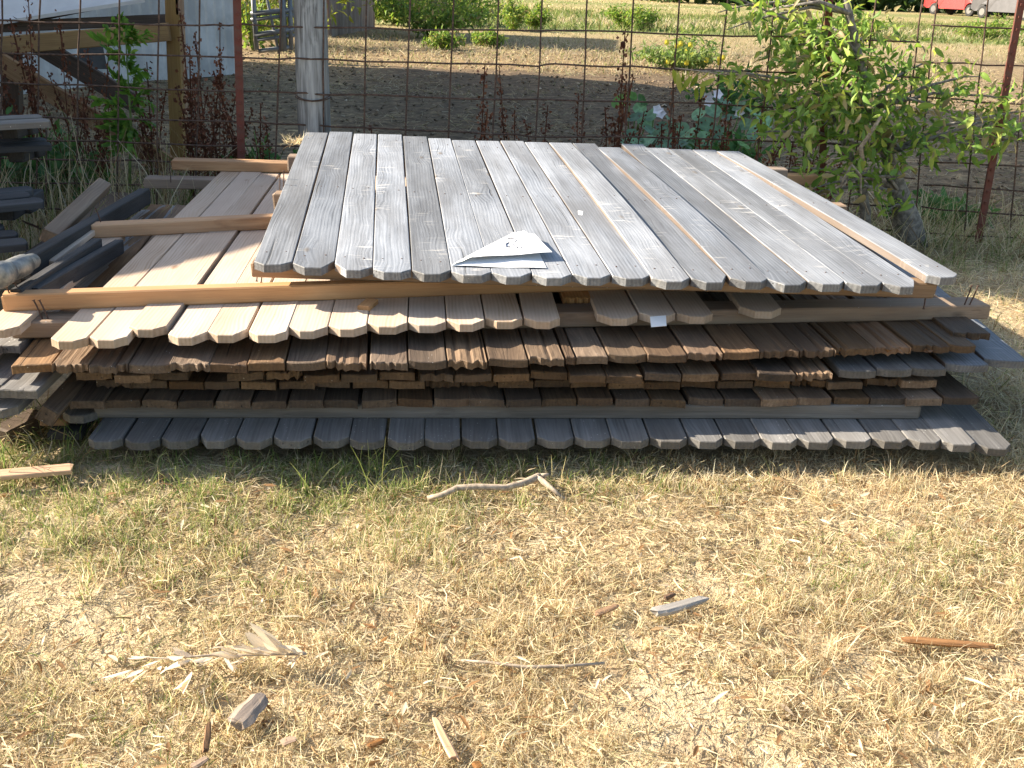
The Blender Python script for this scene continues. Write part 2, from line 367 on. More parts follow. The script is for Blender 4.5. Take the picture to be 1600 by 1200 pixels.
for i, (a, b, y) in enumerate([(1483, 1546, 574), (1547, 1602, 567)]): picket_px(P, a, b, y, .226, 1.8, GR, 'round', ang=.09+.06*i, seed=450+i, y1=y-6)
rail_between(P, (-.8, 2.95, .252), (1.6, 2.93, .252), .08, .03, OB, 8); rail_between(P, (-.8, 3.9, .252), (1.6, 3.9, .252), .08, .03, OB, 9)
P = empty("fence_panel", (.4, 2.4, .26), "rotting brown picket panel with crumbling orange ends and a grey-brown rail nailed on top", "fence panel", "picket fence panels piled in the stack")
Z3 = .272
L3 = [(17,80,570,'square'),(81,137,572,'rotten'),(138,198,572,'rotten'),(200,264,571,'round'),(265,327,570,'rotten'),(328,385,570,'square'),(387,444,567,'square'),(447,508,567,'round'),(509,573,567,'rotten'),(578,637,567,'rotten'),(639,698,566,'round'),(700,762,565,'rotten'),(764,825,562,'square'),(827,882,560,'rotten'),(885,899,558,'narrow'),(901,950,557,'square'),(952,1012,556,'round'),(1013,1073,556,'square'),(1075,1130,553,'rotten'),(1132,1187,551,'square'),(1189,1249,549,'rotten'),(1251,1306,548,'rotten'),(1308,1366,545,'rotten'),(1368,1424,543,'rotten'),(1426,1485,541,'rotten'),(1486,1527,541,'round')]
d3 = atz(256, 295, Z3)-atz(17, 570, Z3); ang3 = math.atan2(d3.x, d3.y)
for i, (a, b, y, s) in enumerate(L3):
    mt = RT_ if i in (23,) else OB
    picket_px(P, a, b, y, Z3+RR.uniform(-.002, .002), 1.85, mt, s, ang=ang3+(.04-ang3)*(i/25), seed=500+i, cup=RR.uniform(-.001, .004), twist=RR.uniform(-.003, .003))
picket_px(P, 1491, 1548, 521, Z3+.012, 1.8, OB, 'rotten', ang=.07, seed=540)
rail_px(P, 15, 504, 1550, 477, Z3+.046, .09, .044, GB, 10)
A = atz(227, 276, Z3+.046); rail_between(P, A, A+Vector((2.2, .02, 0)), .085, .044, GB, 11)
for dx in (-.02, .0): nail(P, atz(1528+dx*400, 481, Z3+.046)+Vector((-.01, .03, 0)), (.25+dx*4, 0, 1), .06, .0022)
for dx in (0, 9): nail(P, atz(66+dx, 498, Z3+.046), (-.35, .1, 1), .05, .0022)
# crumbs of rot under the broken ends
for i in range(16):
    x = random.choice([300, 312, 700, 690, 1290, 1320, 1350, 1385, 1400, 1440]) + RR.uniform(-14, 14)
    c = atz(x, 572-(x-300)*.02, Z3-.012); R = random.Random(i)
    me = mesh("rot_fragment", [tuple(c + Vector((R.uniform(-1, 1)*.014, R.uniform(-.1, 1)*.02, R.uniform(-1, 1)*.008))) for _ in range(8)], [(0,1,2),(1,2,3),(2,3,4),(3,4,5),(4,5,6),(5,6,7),(0,2,5),(1,4,7)])
    link("rot_fragment", me, RT_, P)
# --- fresh pine panel, rails up
Z4 = .331
P = empty("fence_panel", (.2, 2.5, .3), "fresh tan pine dog-eared picket panel with its tan rails facing up, second from the top", "fence panel", "picket fence panels piled in the stack")
L4 = [(-38,24,516),(73,131,534),(134,195,532),(196,257,515),(258,319,528),(321,382,524),(386,446,524),(448,510,518),(512,572,515),(574,636,511),(638,697,509),(699,758,507),(760,818,503),(820,877,502),(936,1000,497),(1001,1059,493),(1061,1118,494),(1160,1227,486)]
d4 = atz(345, 268, Z4)-atz(73, 534, Z4); ang4 = math.atan2(d4.x, d4.y)
for i, (a, b, y) in enumerate(L4):
    ext = {14: .09, 15: .06, 17: .17, 16: .06}.get(i, 0)
    Ln = atz(345, 268, Z4).y - atz(a, y, Z4).y + .03 if i else 1.0
    if i == 17: Ln = .9
    picket_px(P, a, b, y, Z4+RR.uniform(-.001, .001)+(.008 if i == 3 else 0), Ln, PN, 'dogear', ang=(ang4 if i < 13 else ang4+.03) + (.05 if i == 17 else 0), seed=600+i, ear=.30, cup=RR.uniform(0, .0012), y1=y+(1.5 if i > 12 else -.5), slope=-.005 if i == 3 else 0, y0=2.5)
c = atz(905, 466, Z4); link("broken_picket", picket_mesh(1.7, .09, .019, 'rotten', seed=640), RL, P, frame(c, (math.sin(ang4), math.cos(ang4), 0)))
rail_px(P, 2, 461, 1110, 426, Z4+.045, .045, .045, RL, 12)
rail_px(P, 140, 352, 520, 334, Z4+.045, .055, .045, RL, 13)
rail_px(P, 267, 250, 1283, 275, Z4+.045, .075, .045, RL, 14)
for q, l in [((14, 457), (-.3, 0, 1)), ((29, 453), (-.5, .1, 1)), ((157, 346), (-.25, 0, 1)), ((265, 262), (0, 0, -1))]: nail(P, atz(*q, Z4+.047), l, .045 if l[2] > 0 else .06, .002)
# --- top weathered panel, tilted up at the back
Z5, S5, Y5 = .442, .052, 2.6
P = empty("fence_panel", (.4, 2.6, .42), "weathered silver-grey dog-eared picket panel on top of the stack with a paper on it", "fence panel", "picket fence panels piled in the stack")
L5F = [(395,455),(456,521),(522,582),(583,643),(645,706),(707,770),(771,834),(835,897),(898,959),(961,1022),(1023,1084),(1086,1147),(1147,1209),(1210,1268),(1270,1329),(1329,1389),(1389,1447),(1455,1507)]
L5y = [413,418,422,425,428,430,432,434,434,435,440,441,440,445,444,446,448,433]
L5B = [476,514,552,590,629,668,705,743,781,819,857,894,931,970,1006,1045,1081,1119,1156]
L5By = [207,206,209,210,213,216,219,220,220,222,223,224,230,225,231,233,234,236,238]
top_pickets = []
for i, (a, b) in enumerate(L5F):
    lift = {17: .008}.get(i, RR.uniform(0, .001))
    f0 = atz(a, L5y[i], Z5+lift, S5, Y5); f1 = atz(b, L5y[i]+1, Z5+lift, S5, Y5)
    k0 = atz(L5B[i]+1, L5By[i], Z5+lift, S5, Y5); k1 = atz(L5B[i+1]-1, L5By[i], Z5+lift, S5, Y5)
    c, k = (f0+f1)/2, (k0+k1)/2; wd = (f1-f0).length + .0035; wb = (k1-k0).length + .003
    bow = {9: .001, 10: .012, 11: -.002, 12: .014, 13: -.002, 14: .001, 17: .003}.get(i, RR.uniform(-.002, .002))
    me = picket_mesh((k-c).length, wd-.0032, .020, 'dogear', .30, 700+i, bow=bow, cup=RR.uniform(-.001, .0005), twist=RR.uniform(-.001, .001), crook=RR.uniform(-.0015, .0015), ny=14, taper=(wb-.0018)/wd)
    o = link("picket", me, GR, P, frame(c, k-c)); top_pickets.append(o)
    for t in (.06, .48, .93):   # nail heads over each rail
        for s in (-.25, .25):
            q = c.lerp(k, t) + Vector((s*wd, RR.uniform(-.01, .01), .0006+bow*4*t*(1-t)))
            link("nail_head", tube_mesh("nail_head", [q-Vector((0, 0, .002)), q+Vector((0, 0, .0006))], .0024, 6), NAIL, P)
def top(x, y, up=0): return atz(x, y, Z5+up, S5, Y5)
A = atz(393, 409, Z5-.021); B = atz(1466, 443, Z5-.021)
rail_between(P, A+Vector((0, .03, 0)), B+Vector((0, .03, 0)), .06, .045, GB, 21)
A = atz(428, 300, Z5+.03); rail_between(P, A, A+Vector((2.0, -.02, 0)), .06, .06, GB, 22)
A = atz(450, 242, Z5+.05); rail_between(P, A, A+Vector((2.02, -.05, 0)), .07, .06, GB, 23)
for q in [(437, 297), (443, 290)]: nail(P, atz(*q, Z5+.03), (.05, 0, 1), .05, .002)
for q in [(402, 420), (409, 422)]: nail(P, atz(*q, Z5-.05), (-.1, 0, -1), .035, .0018)
nail(P, atz(1447, 456, Z5-.06), (.05, 0, -1), .05, .002)

# ------------------------------------------------------------------ left stack of old panels
P = empty("fence_panel", (-1.2, 2.5, .1), "blue-grey picket panel at the left edge, sunk low beside the main stack", "fence panel", "old fence panels heaped at the left edge")
for i, (a, b, y, z) in enumerate([(-110, -46, 640, .17), (-42, 21, 641, .17)]): picket_px(P, a, b, y, z, 1.8, DG, 'dogear', ang=.05, seed=800+i)
rail_between(P, (-1.6, 2.75, .15), (-.86, 2.8, .15), .08, .04, OB, 30)
P = empty("fence_panel", (-1.2, 2.6, .2), "dark picket panel at the left edge tilting above the blue-grey one", "fence panel", "old fence panels heaped at the left edge")
for i, (a, b, y, z) in enumerate([(-60, -2, 596, .225), (0, 52, 606, .222)]): picket_px(P, a, b, y, z, 1.8, DG, 'square', ang=.05, seed=810+i, y1=y+8)
P = empty("fence_panel", (-1.3, 2.8, .3), "dark slate picket panel at the left edge, under the end of the long tan rail", "fence panel", "old fence panels heaped at the left edge")
for i, (a, b, y, z) in enumerate([(-80, -22, 560, .27), (-20, 30, 540, .27)]): picket_px(P, a, b, y, z, 1.7, DG, 'square', ang=.03, seed=820+i)
def loose(name, p0, p1, wd, th, mat, label, cat, z0, z1=None, group=None, seed=0, roll=0):
    A, B = atz(*p0, z0), atz(*p1, z0 if z1 is None else z1); m = frame(A, B-A) @ Matrix.Rotation(roll, 4, 'Y')
    o = link(name, box_mesh(name, wd, (B-A).length, th, .003, .004, 4, seed), mat, None, m); return tag(o, label, cat, group)
loose("board", (34, 404), (226, 294), .04, .06, BK, "long blue-black board lying at a slant, farthest left of the dark boards", "board", .40, .36, "dark boards lying at a slant on the left", 31)
loose("board", (66, 406), (146, 348), .07, .02, PN, "grey-tan board lying flat between the two dark blue boards", "board", .36, .36, None, 32)
loose("board", (24, 452), (152, 372), .028, .05, BK, "blue-black board lying right of the grey-tan flat board", "board", .385, .37, "dark boards lying at a slant on the left", 33)
loose("board", (50, 450), (186, 374), .028, .045, BK, "blue-black board lying just left of the pale slanting picket", "board", .37, .35, "dark boards lying at a slant on the left", 34)
loose("board", (80, 362), (165, 282), .05, .045, GB, "weathered brown board with a splintered pale top, left of the dark boards", "board", .36, .42, None, 35, .5)
loose("board", (10, 430), (190, 300), .09, .03, OB, "dark brown board lowest under the slanting boards at left", "board", .22, .22, None, 36)
loose("timber_offcut", (80, 640), (150, 560), .045, .045, OB, "brown square timber end poking out left of the stack", "timber", .16, .16, None, 37, .6)
loose("timber_offcut", (82, 655), (140, 600), .07, .02, RF, "reddish thin board end under the brown timber at left", "board", .08, .08, None, 38)
o = link("picket", picket_mesh(1.2, .085, .019, 'dogear', seed=39), DG, None, frame(atz(119, 650, .10), (.03, 1, 0))); tag(o, "dark dog-eared picket end alone left of the bottom panel", "picket")
o = link("picket", picket_mesh(1.2, .085, .019, 'square', seed=40), BK, None, frame(atz(100, 676, .05), (.0, 1, 0))); tag(o, "black picket end on the ground left of the bottom panel", "picket")
loose("timber_offcut", (0, 670), (60, 640), .06, .04, OB, "brown rotten timber lying low in the grass at the left edge", "timber", .06, .07, None, 41)
# silvery pipe fitting
A, B = atz(-6, 432, .43), atz(53, 407, .42); d = (B-A)
pf = empty("metal_pipe", A, "short silvery pipe with a flared end lying on dark boards at the left edge", "pipe")
GALV = plain("dull_galvanised_metal", (.20, .225, .25), .5, .6, .5, 22, .15, (.33, .33, .31))
link("barrel", tube_mesh("barrel", [A+d*t for t in (.30, .34, .6, .74, .75, .80, .81, .97, 1)], [.026, .028, .029, .028, .024, .024, .023, .021, .019], 14), GALV, pf)
prof = [(-.02, .030), (.0, .034), (.1, .034), (.22, .032), (.30, .027)]
link("flared_collar", tube_mesh("flared_collar", [A+d*t for t, _ in prof], [r for _, r in prof], 14), GALV, pf)

# far-left stack, pickets pointing right
def side_panel(z, xs, Y, mat, label, n=3, rail=True, seed=0, tilt=.0):
    E_ = empty("fence_panel", (xs-.9, Y, z), label, "fence panel", "old fence panels heaped at the left edge")
    R = random.Random(seed)
    for k in range(n):
        a = Vector((xs+R.uniform(-.03, .03)-.05*k, Y+.1*k, z+.004*R.random()))
        link("picket", picket_mesh(1.4, .094, .02, 'round', seed=seed+k), mat, E_, frame(a, (-1, -.5, -tilt*.4)))
    if rail: rail_between(E_, (xs-.12, Y-.02, z-.022), (xs-.12, Y+.1*n, z-.022), .06, .05, BK, seed); rail_between(E_, (xs-.07, Y+.12, z-.022), (xs-1.5, Y+.3, z-.022), .06, .05, BK, seed+1)
    return E_
def xyz(x, y, Y): return aty(x, y, Y)
q = xyz(66, 187, 4.1); side_panel(q.z, q.x, 4.1, GG, "old fence panel high at the left edge with one pale sunlit board end", 2, True, 900, .06)
q = xyz(76, 224, 4.15); side_panel(q.z, q.x, 4.15, BK, "black panel edge just under the pale board at the left edge", 2, True, 910, .0)
q = xyz(64, 312, 3.7); side_panel(q.z, q.x, 3.7, BK, "blue-grey panel with three rounded board ends halfway down the left edge", 3, True, 920, .08)
for k in range(2): nail(bpy.data.objects[[o.name for o in bpy.data.objects if o.name.startswith('fence_panel')][-1]], xyz(38+k*4, 346+k*3, 3.7), (1, -.2, -.35), .05, .0025)
q = xyz(14, 364, 3.5); side_panel(q.z, q.x, 3.5, BK, "lowest slate panel of the left-edge heap, barely reaching into view", 2, True, 930, 0)
q = xyz(46, 376, 3.3); side_panel(q.z, q.x, 3.3, BK, "black rail-ended panel at the foot of the left-edge heap", 1, False, 940, 0)

# unseen tank at left, added to throw shade on heap and pine panel
tk_ = empty("added_shade_tank", (-4.0, 4.55, 0), "made-up round tank out of view at left, added to shade the heap and pine panel", "tank")
link("shell", tube_mesh("shell", [(-4.0, 4.55, z) for z in (-.05, 0, .4, .42, .44, .8, .82, .84, 1.2, 1.22, 1.24, 1.75, 1.8)], [1.2, 1.2, 1.2, 1.22, 1.2, 1.2, 1.22, 1.2, 1.2, 1.22, 1.2, 1.2, 1.18], 40), plain("shade_tank_steel", (.3, .26, .23), .6, .4, .3, 3, .1), tk_)

# ------------------------------------------------------------------ paper, tag and small things on the stack
def flat_obj(name, pts, mat, thick, label, cat):
    V = [Vector(p) for p in pts]; n = len(V); V2 = V+[v-Vector((0, 0, thick)) for v in V]
    Fc = [tuple(range(n)), tuple(reversed(range(n, 2*n)))]+[(i, i+n, (i+1) % n+n, (i+1) % n) for i in range(n)]
    return tag(link(name, mesh(name, V2, Fc), mat), label, cat)
pn = empty("paper_note", top(780, 410), "folded white paper with a handwritten mark, lying on the grey top panel", "paper")
def sheet(name, cor, nu=8, nv=5, bulge=.004, th=.0006):
    a, b, c, d = [Vector(p) for p in cor]; V = []; Fc = []
    for j in range(nv+1):
        for i in range(nu+1):
            u, v = i/nu, j/nv; p = (a*(1-u)+b*u)*(1-v)+(d*(1-u)+c*u)*v; p.z += bulge*math.sin(u*3.1)*math.sin(v*3.1) + .0012*math.sin(u*9+v*4); V.append(p)
    n0 = len(V); V += [p-Vector((0, 0, th)) for p in V]; k = nu+1
    for j in range(nv):
        for i in range(nu):
            q = j*k+i; Fc.append((q, q+1, q+k+1, q+k)); Fc.append((n0+q, n0+q+k, n0+q+k+1, n0+q+1))
    return mesh(name, V, Fc, True)
link("lower_flap", sheet("lower_flap", [top(704, 415, .004), top(854, 419, .003), top(842, 393, .004), top(742, 398, .006)], bulge=.002), PAPER, pn)
UPQ = [top(705, 413, .006), top(738, 402, .020), top(863, 394, .022), top(817, 359, .018)]
link("upper_flap", sheet("upper_flap", [UPQ[1], UPQ[2], top(836, 366, .022), top(808, 361, .012)], bulge=.004), PAPER, pn)
link("side_flap", sheet("side_flap", [top(705, 414, .006), UPQ[1]+Vector((0, 0, .0004)), top(809, 361, .012), top(800, 364, .010)], bulge=.001), PAPER, pn)
link("back_flap", sheet("back_flap", [top(816, 360, .014), top(834, 367, .018), top(851, 384, .004), top(845, 392, .010)], bulge=.001), PAPER, pn)
def ink(pp, up=.0235): return [top(x, y, up) + Vector((0, 0, 0)) for x, y in pp]
def on_flap(x, y):
    # height of the upper flap under a bearing
    a, b, c_, d_ = UPQ[1], UPQ[2], top(836, 366, .022), top(808, 361, .012); nrm = (b-a).cross(d_-a).normalized(); r = ray(x, y)
    t = (a-CAM).dot(nrm)/r.dot(nrm); return CAM + r*t + Vector((0, 0, .0045))
for st in ([(793,375),(799,374),(805,376),(807,379),(804,381),(799,379)], [(797,388),(791,388),(790,384),(794,381.5),(800,383),(805,387),(809,389.5)], [(810,386),(813,388),(815,389.5)]):
    link("handwriting", tube_mesh("handwriting", [on_flap(x, y) for x, y in st], .0019, 5), INK, pn)
q = [atz(1015, 494, Z4+.004), atz(1040, 492, Z4+.004), atz(1041, 508, Z4-.01), atz(1017, 510, Z4-.012)]
flat_obj("paper_tag", [v+Vector((0, -.004, 0)) for v in q], PAPER, .001, "small white paper tag stapled to a tan picket end", "tag")
flat_obj("paper_scrap", [top(903, 329, .002), top(911, 330, .002), top(910, 336, .002), top(904, 335, .002)], PAPER, .001, "tiny white paper scrap on the grey top panel", "paper")
o = link("wood_scrap", picket_mesh(.028, .035, .012, 'square', seed=77), RL, None, frame(atz(568, 478, Z4+.013), (.3, 1, 0))); tag(o, "little tan wood scrap lying on a fresh tan picket", "wood scrap")

# ------------------------------------------------------------------ blades
def blades(n, X, Y, Z, ln, wd, az, lean, curl, col, seg=3, drift=.3, tip=.15):
    """n bent ribbons as one quad mesh"""
    k = seg+1; pos = np.stack([X, Y, Z], 1).astype(float); V = np.zeros((n, k, 2, 3)); C = np.zeros((n, k, 2, 3))
    a = lean.copy(); z = az.copy(); tw = RNG.uniform(-1.1, 1.1, n); dr = RNG.normal(0, drift, n)
    for j in range(k):
        side = np.stack([-np.sin(z), np.cos(z), np.zeros(n)], 1); d = np.stack([np.sin(a)*np.cos(z), np.sin(a)*np.sin(z), np.cos(a)], 1)
        nor = np.cross(side, d); wv = side*np.cos(tw)[:, None]+nor*np.sin(tw)[:, None]
        ww = wd*(1-(1-tip)*(j/seg)**1.6)
        V[:, j, 0] = pos-wv*ww[:, None]/2; V[:, j, 1] = pos+wv*ww[:, None]/2
        C[:, j, :] = (col*(.85+.3*j/seg))[:, None, :]
        pos = pos+d*(ln/seg)[:, None]; a = a+curl; z = z+dr
    base = (np.arange(n)*k*2)[:, None]; q = []
    for j in range(seg): q.append(base+np.array([[2*j, 2*j+1, 2*j+3, 2*j+2]]))
    V = V.reshape(-1, 3); V[:, 2] = np.maximum(V[:, 2], zground(V[:, 0], V[:, 1])+.001)
    return V, np.concatenate(q, 0), np.clip(C.reshape(-1, 3), 0, 1)
def blade_obj(name, sets, label=None, cat=None, kind='stuff', mat=None):
    V = []; Q = []; C = []; o = 0
    for v, q, c in sets: V.append(v); Q.append(q+o); C.append(c); o += len(v)
    ob = link(name, np_mesh(name, np.concatenate(V), np.concatenate(Q), np.concatenate(C)), mat or GRASS); return tag(ob, label, cat, None, kind)
STRAW = np.array([(.82, .71, .50), (.74, .62, .41), (.62, .48, .30), (.84, .77, .58), (.36, .24, .13), (.70, .64, .38), (.76, .64, .43)])
GREENS = np.array([(.26, .33, .10), (.18, .27, .07), (.34, .38, .14), (.44, .44, .19), (.14, .22, .06)])
def pick(pal, n, j=.12): return pal[RNG.integers(0, len(pal), n)]*RNG.uniform(1-j, 1+j, (n, 1))
def scatter(n, x0, x1, y0, y1, dens=None):
    X = RNG.uniform(x0, x1, n); Y = RNG.uniform(y0, y1, n)
    if dens is not None: m = RNG.random(n) < dens(X, Y); X, Y = X[m], Y[m]
    return X, Y
def in_stack(X, Y): return (X > -.95) & (X < 1.62) & (Y > 2.42) & (Y < 4.5)
def green_w(X, Y): return np.clip(.05+1.2*(vnoise(X*2.1+9, Y*2.1, 5)-.60) + .55*np.exp(-((X+.15)/.8)**2-((Y-2.25)/.28)**2) + .25*np.exp(-((X+.5)/.5)**2-((Y-2.0)/.3)**2), 0, .8)
def keep(X, Y): return (~in_stack(X, Y)).astype(float)

# ------------------------------------------------------------------ the ground
def axis(lo, hi, a, b, step, grow=1.25):
    xs = list(np.arange(a, b, step)); s = step
    while xs[-1] < hi: s *= grow; xs.append(xs[-1]+s)
    s = step
    while xs[0] > lo: s *= grow; xs.insert(0, xs[0]-s)
    return np.array(xs)
gx = axis(-500, 500, -3.2, 5.0, .045); gy = axis(-60, 900, .6, 6.4, .045, 1.12)
GX, GY = np.meshgrid(gx, gy); GZ = zground(GX, GY)
V = np.stack([GX.ravel(), GY.ravel(), GZ.ravel()], 1); nx, ny = len(gx), len(gy)
I = (np.arange(ny-1)[:, None]*nx+np.arange(nx-1)[None, :]).ravel(); Q = np.stack([I, I+1, I+nx+1, I+nx], 1)
m, t, p = new_mat("ground_earth"); n = N(t); ge = n.node("ShaderNodeNewGeometry"); pos = ge.outputs['Position']
sp = n.node("ShaderNodeSeparateXYZ"); n.link(pos, sp.inputs[0])
wv = n.math('MULTIPLY', n.math('SUBTRACT', n.noise(n.map(pos, (.5, .5, .5)), 1, 4, .6), .5), 2.6)
wv2 = n.math('MULTIPLY', n.math('SUBTRACT', n.noise(n.map(pos, (.05, .05, .05)), 1, 3, .6), .5), 9.)
far = n.rng(sp.outputs[1], 14, 30); yy = n.math('ADD', sp.outputs[1], n.math('ADD', wv, n.math('MULTIPLY', wv2, far)))
band = n.ramp(n.math('DIVIDE', yy, 100.), [(.046, (.48, .385, .25)), (.056, (.155, .118, .078)), (.145, (.135, .103, .073)), (.152, (.26, .19, .115)), (.185, (.25, .19, .115)), (.195, (.15, .12, .08)),
      (.215, (.26, .21, .12)), (.265, (.33, .265, .145)), (.285, (.19, .22, .08)), (.40, (.22, .26, .08)), (.46, (.33, .27, .125)), (.60, (.30, .26, .12)), (.66, (.20, .21, .08)), (.74, (.33, .275, .13))])
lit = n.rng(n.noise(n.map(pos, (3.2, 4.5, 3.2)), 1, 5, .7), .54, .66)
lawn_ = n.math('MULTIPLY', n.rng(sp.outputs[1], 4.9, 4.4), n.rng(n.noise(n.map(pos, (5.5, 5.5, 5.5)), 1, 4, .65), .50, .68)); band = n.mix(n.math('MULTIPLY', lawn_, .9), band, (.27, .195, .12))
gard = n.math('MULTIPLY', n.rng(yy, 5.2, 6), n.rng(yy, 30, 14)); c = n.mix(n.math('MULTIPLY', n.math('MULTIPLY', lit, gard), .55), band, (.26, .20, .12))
rt_ = n.math('DIVIDE', sp.outputs[0], n.math('MAXIMUM', sp.outputs[1], 3.)); wr = n.math('ADD', rt_, n.math('MULTIPLY', wv, .03))
dry = n.math('MAXIMUM', n.rng(wr, .30, .37), n.rng(sp.outputs[0], .1, -.9)); dry = n.math('MULTIPLY', n.math('MULTIPLY', dry, n.rng(yy, 5.5, 7.5)), n.rng(yy, 24, 16))
c = n.mix(n.math('MULTIPLY', dry, .8), c, n.mix(lit, (.24, .185, .12), (.42, .34, .2)))
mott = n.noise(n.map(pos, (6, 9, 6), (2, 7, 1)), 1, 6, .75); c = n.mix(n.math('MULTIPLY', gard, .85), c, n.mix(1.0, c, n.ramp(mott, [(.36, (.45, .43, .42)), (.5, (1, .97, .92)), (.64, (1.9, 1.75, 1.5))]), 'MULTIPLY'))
fine = n.noise(n.map(pos, (38, 38, 38)), 1, 4, .7); c = n.mix(.55, c, n.ramp(fine, [(.3, (.45, .45, .45)), (.7, (1.35, 1.35, 1.35))]), 'MULTIPLY')
n.link(c, p.inputs['Base Color']); p.inputs['Roughness'].default_value = .95; p.inputs['Specular IOR Level'].default_value = .1
n.link(n.bump(fine, .8, .02), p.inputs['Normal'])
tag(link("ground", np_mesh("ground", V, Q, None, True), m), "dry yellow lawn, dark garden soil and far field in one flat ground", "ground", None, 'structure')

# ------------------------------------------------------------------ lawn
sets = []
# flat litter of cut straw, lowest
X, Y = scatter(125000, -1.5, 2.3, .95, 2.75, lambda X, Y: keep(X, Y)*np.clip(.35+1.6*(vnoise(X*5, Y*5, 41)-.25), .2, 1)); n_ = len(X); col = pick(STRAW, n_, .25)*np.where(RNG.random(n_) < .3, .5, 1.0)[:, None]
sets.append(blades(n_, X, Y, zground(X, Y)+RNG.uniform(.001, .014, n_), RNG.uniform(.015, .055, n_), np.where(RNG.random(n_) < .12, .0042, RNG.uniform(.0011, .003, n_)), RNG.uniform(0, 6.283, n_), RNG.uniform(1.25, 1.65, n_), RNG.normal(0, .12, n_), col, 2, .25))
# cropped tufts
def tufts(nt_, x0, x1, y0, y1, per, hmin, hmax, wmin, wmax, gfun, dens=None, spread=.02, lean=(.1, 1.15), dark=1):
    cx, cy = scatter(nt_, x0, x1, y0, y1, dens); m_ = len(cx); idx = np.repeat(np.arange(m_), per); n_ = len(idx)
    X = cx[idx]+RNG.normal(0, spread, n_); Y = cy[idx]+RNG.normal(0, spread, n_)
    g = RNG.random(n_) < gfun(cx, cy)[idx]; col = np.where(g[:, None], pick(GREENS, n_), pick(STRAW, n_, .2))*dark*RNG.uniform(.75, 1.15, m_)[idx][:, None]
    hh = RNG.uniform(hmin, hmax, n_)*RNG.uniform(.6, 1.25, m_)[idx]
    return blades(n_, X, Y, zground(X, Y), hh, RNG.uniform(wmin, wmax, n_), RNG.uniform(0, 6.283, n_), RNG.uniform(lean[0], lean[1], n_), RNG.uniform(.0, .45, n_), col)
def lawn_d(X, Y): return keep(X, Y)*np.clip(.15+2.0*(vnoise(X*4, Y*4, 8)-.3), .04, 1)
sets.append(tufts(10500, -1.5, 2.3, .95, 2.62, 13, .015, .05, .0010, .0024, green_w, lawn_d, .016, (.05, .95)))
sets.append(tufts(1100, -1.5, 2.3, .95, 2.6, 26, .025, .065, .0012, .0026, green_w, lambda X, Y: keep(X, Y)*(vnoise(X*2.6+3, Y*2.6, 51) > .45), .013, (.0, .8)))
sets.append(tufts(2300, 1.5, 4.2, 2.3, 5.2, 9, .03, .08, .002, .004, lambda X, Y: np.clip(.12+.5*(Y > 4.3), 0, .6), lambda X, Y: keep(X, Y)))
X, Y = scatter(16000, 1.5, 4.2, 2.3, 5.3, keep); n_ = len(X)
sets.append(blades(n_, X, Y, zground(X, Y)+RNG.uniform(.001, .02, n_), RNG.uniform(.03, .09, n_), RNG.uniform(.002, .004, n_), RNG.uniform(0, 6.283, n_), RNG.uniform(1.2, 1.65, n_), RNG.normal(0, .12, n_), pick(STRAW, n_, .25), 2, .25))
blade_obj("dry_lawn_grass", sets, "short dry straw-coloured lawn grass covering the foreground", "grass")
# taller green grass along the foot of the stack
sets = [tufts(90, -1.3, 1.7, 2.22, 2.42, 10, .03, .08, .002, .004, lambda X, Y: np.clip(.75-.35*X, .25, .9), lambda X, Y: np.clip(.95-.35*np.abs(X-.0), .2, 1), .02, (.05, .8)),
        tufts(60, -1.4, -.8, 2.3, 2.6, 14, .06, .14, .002, .004, lambda X, Y: X*0+.6, None, .03, (.2, 1.2), .8),
        tufts(7, -.28, .0, 2.2, 2.34, 11, .07, .14, .0025, .0045, lambda X, Y: X*0+.95, None, .016, (.02, .7)),
        tufts(90, 1.55, 2.4, 2.35, 2.9, 14, .05, .11, .002, .004, lambda X, Y: X*0+.1, keep, .03, (.3, 1.3), .9)]
blade_obj("green_grass_fringe", sets, "longer green grass growing along the foot of the stack", "grass")

# ------------------------------------------------------------------ dry grass, weeds and clods beyond the stack
sets = [tufts(900, -3.2, 4.6, 4.55, 5.6, 8, .08, .28, .003, .006, lambda X, Y: X*0+.25, None, .04, (.05, .9), .8),
        tufts(170, -2.6, -.9, 3.9, 5.6, 9, .15, .5, .003, .007, lambda X, Y: X*0+.35, None, .06, (.02, .55), .8)]
blade_obj("tall_dry_weeds", sets, "tall straw-coloured weeds along the foot of the wire fence", "weeds")
def clump(Y): return lambda X, Yv: np.clip(2.2*(vnoise(X*.5, Yv*.5, 14)-.42), 0, 1)
Xs, Ys = scatter(30000, -3, 9, 5.2, 15, lambda X, Y: np.clip(2.0*(vnoise(X*.9, Y*.9, 15)-.30), .05, 1)); ns_ = len(Xs)
str_ = blades(ns_, Xs, Ys, zground(Xs, Ys)+RNG.uniform(.005, .03, ns_), RNG.uniform(.04, .12, ns_), RNG.uniform(.004, .008, ns_), RNG.uniform(0, 6.283, ns_), RNG.uniform(1.1, 1.6, ns_), RNG.normal(0, .15, ns_), pick(STRAW, ns_, .3)*.55, 2, .25)
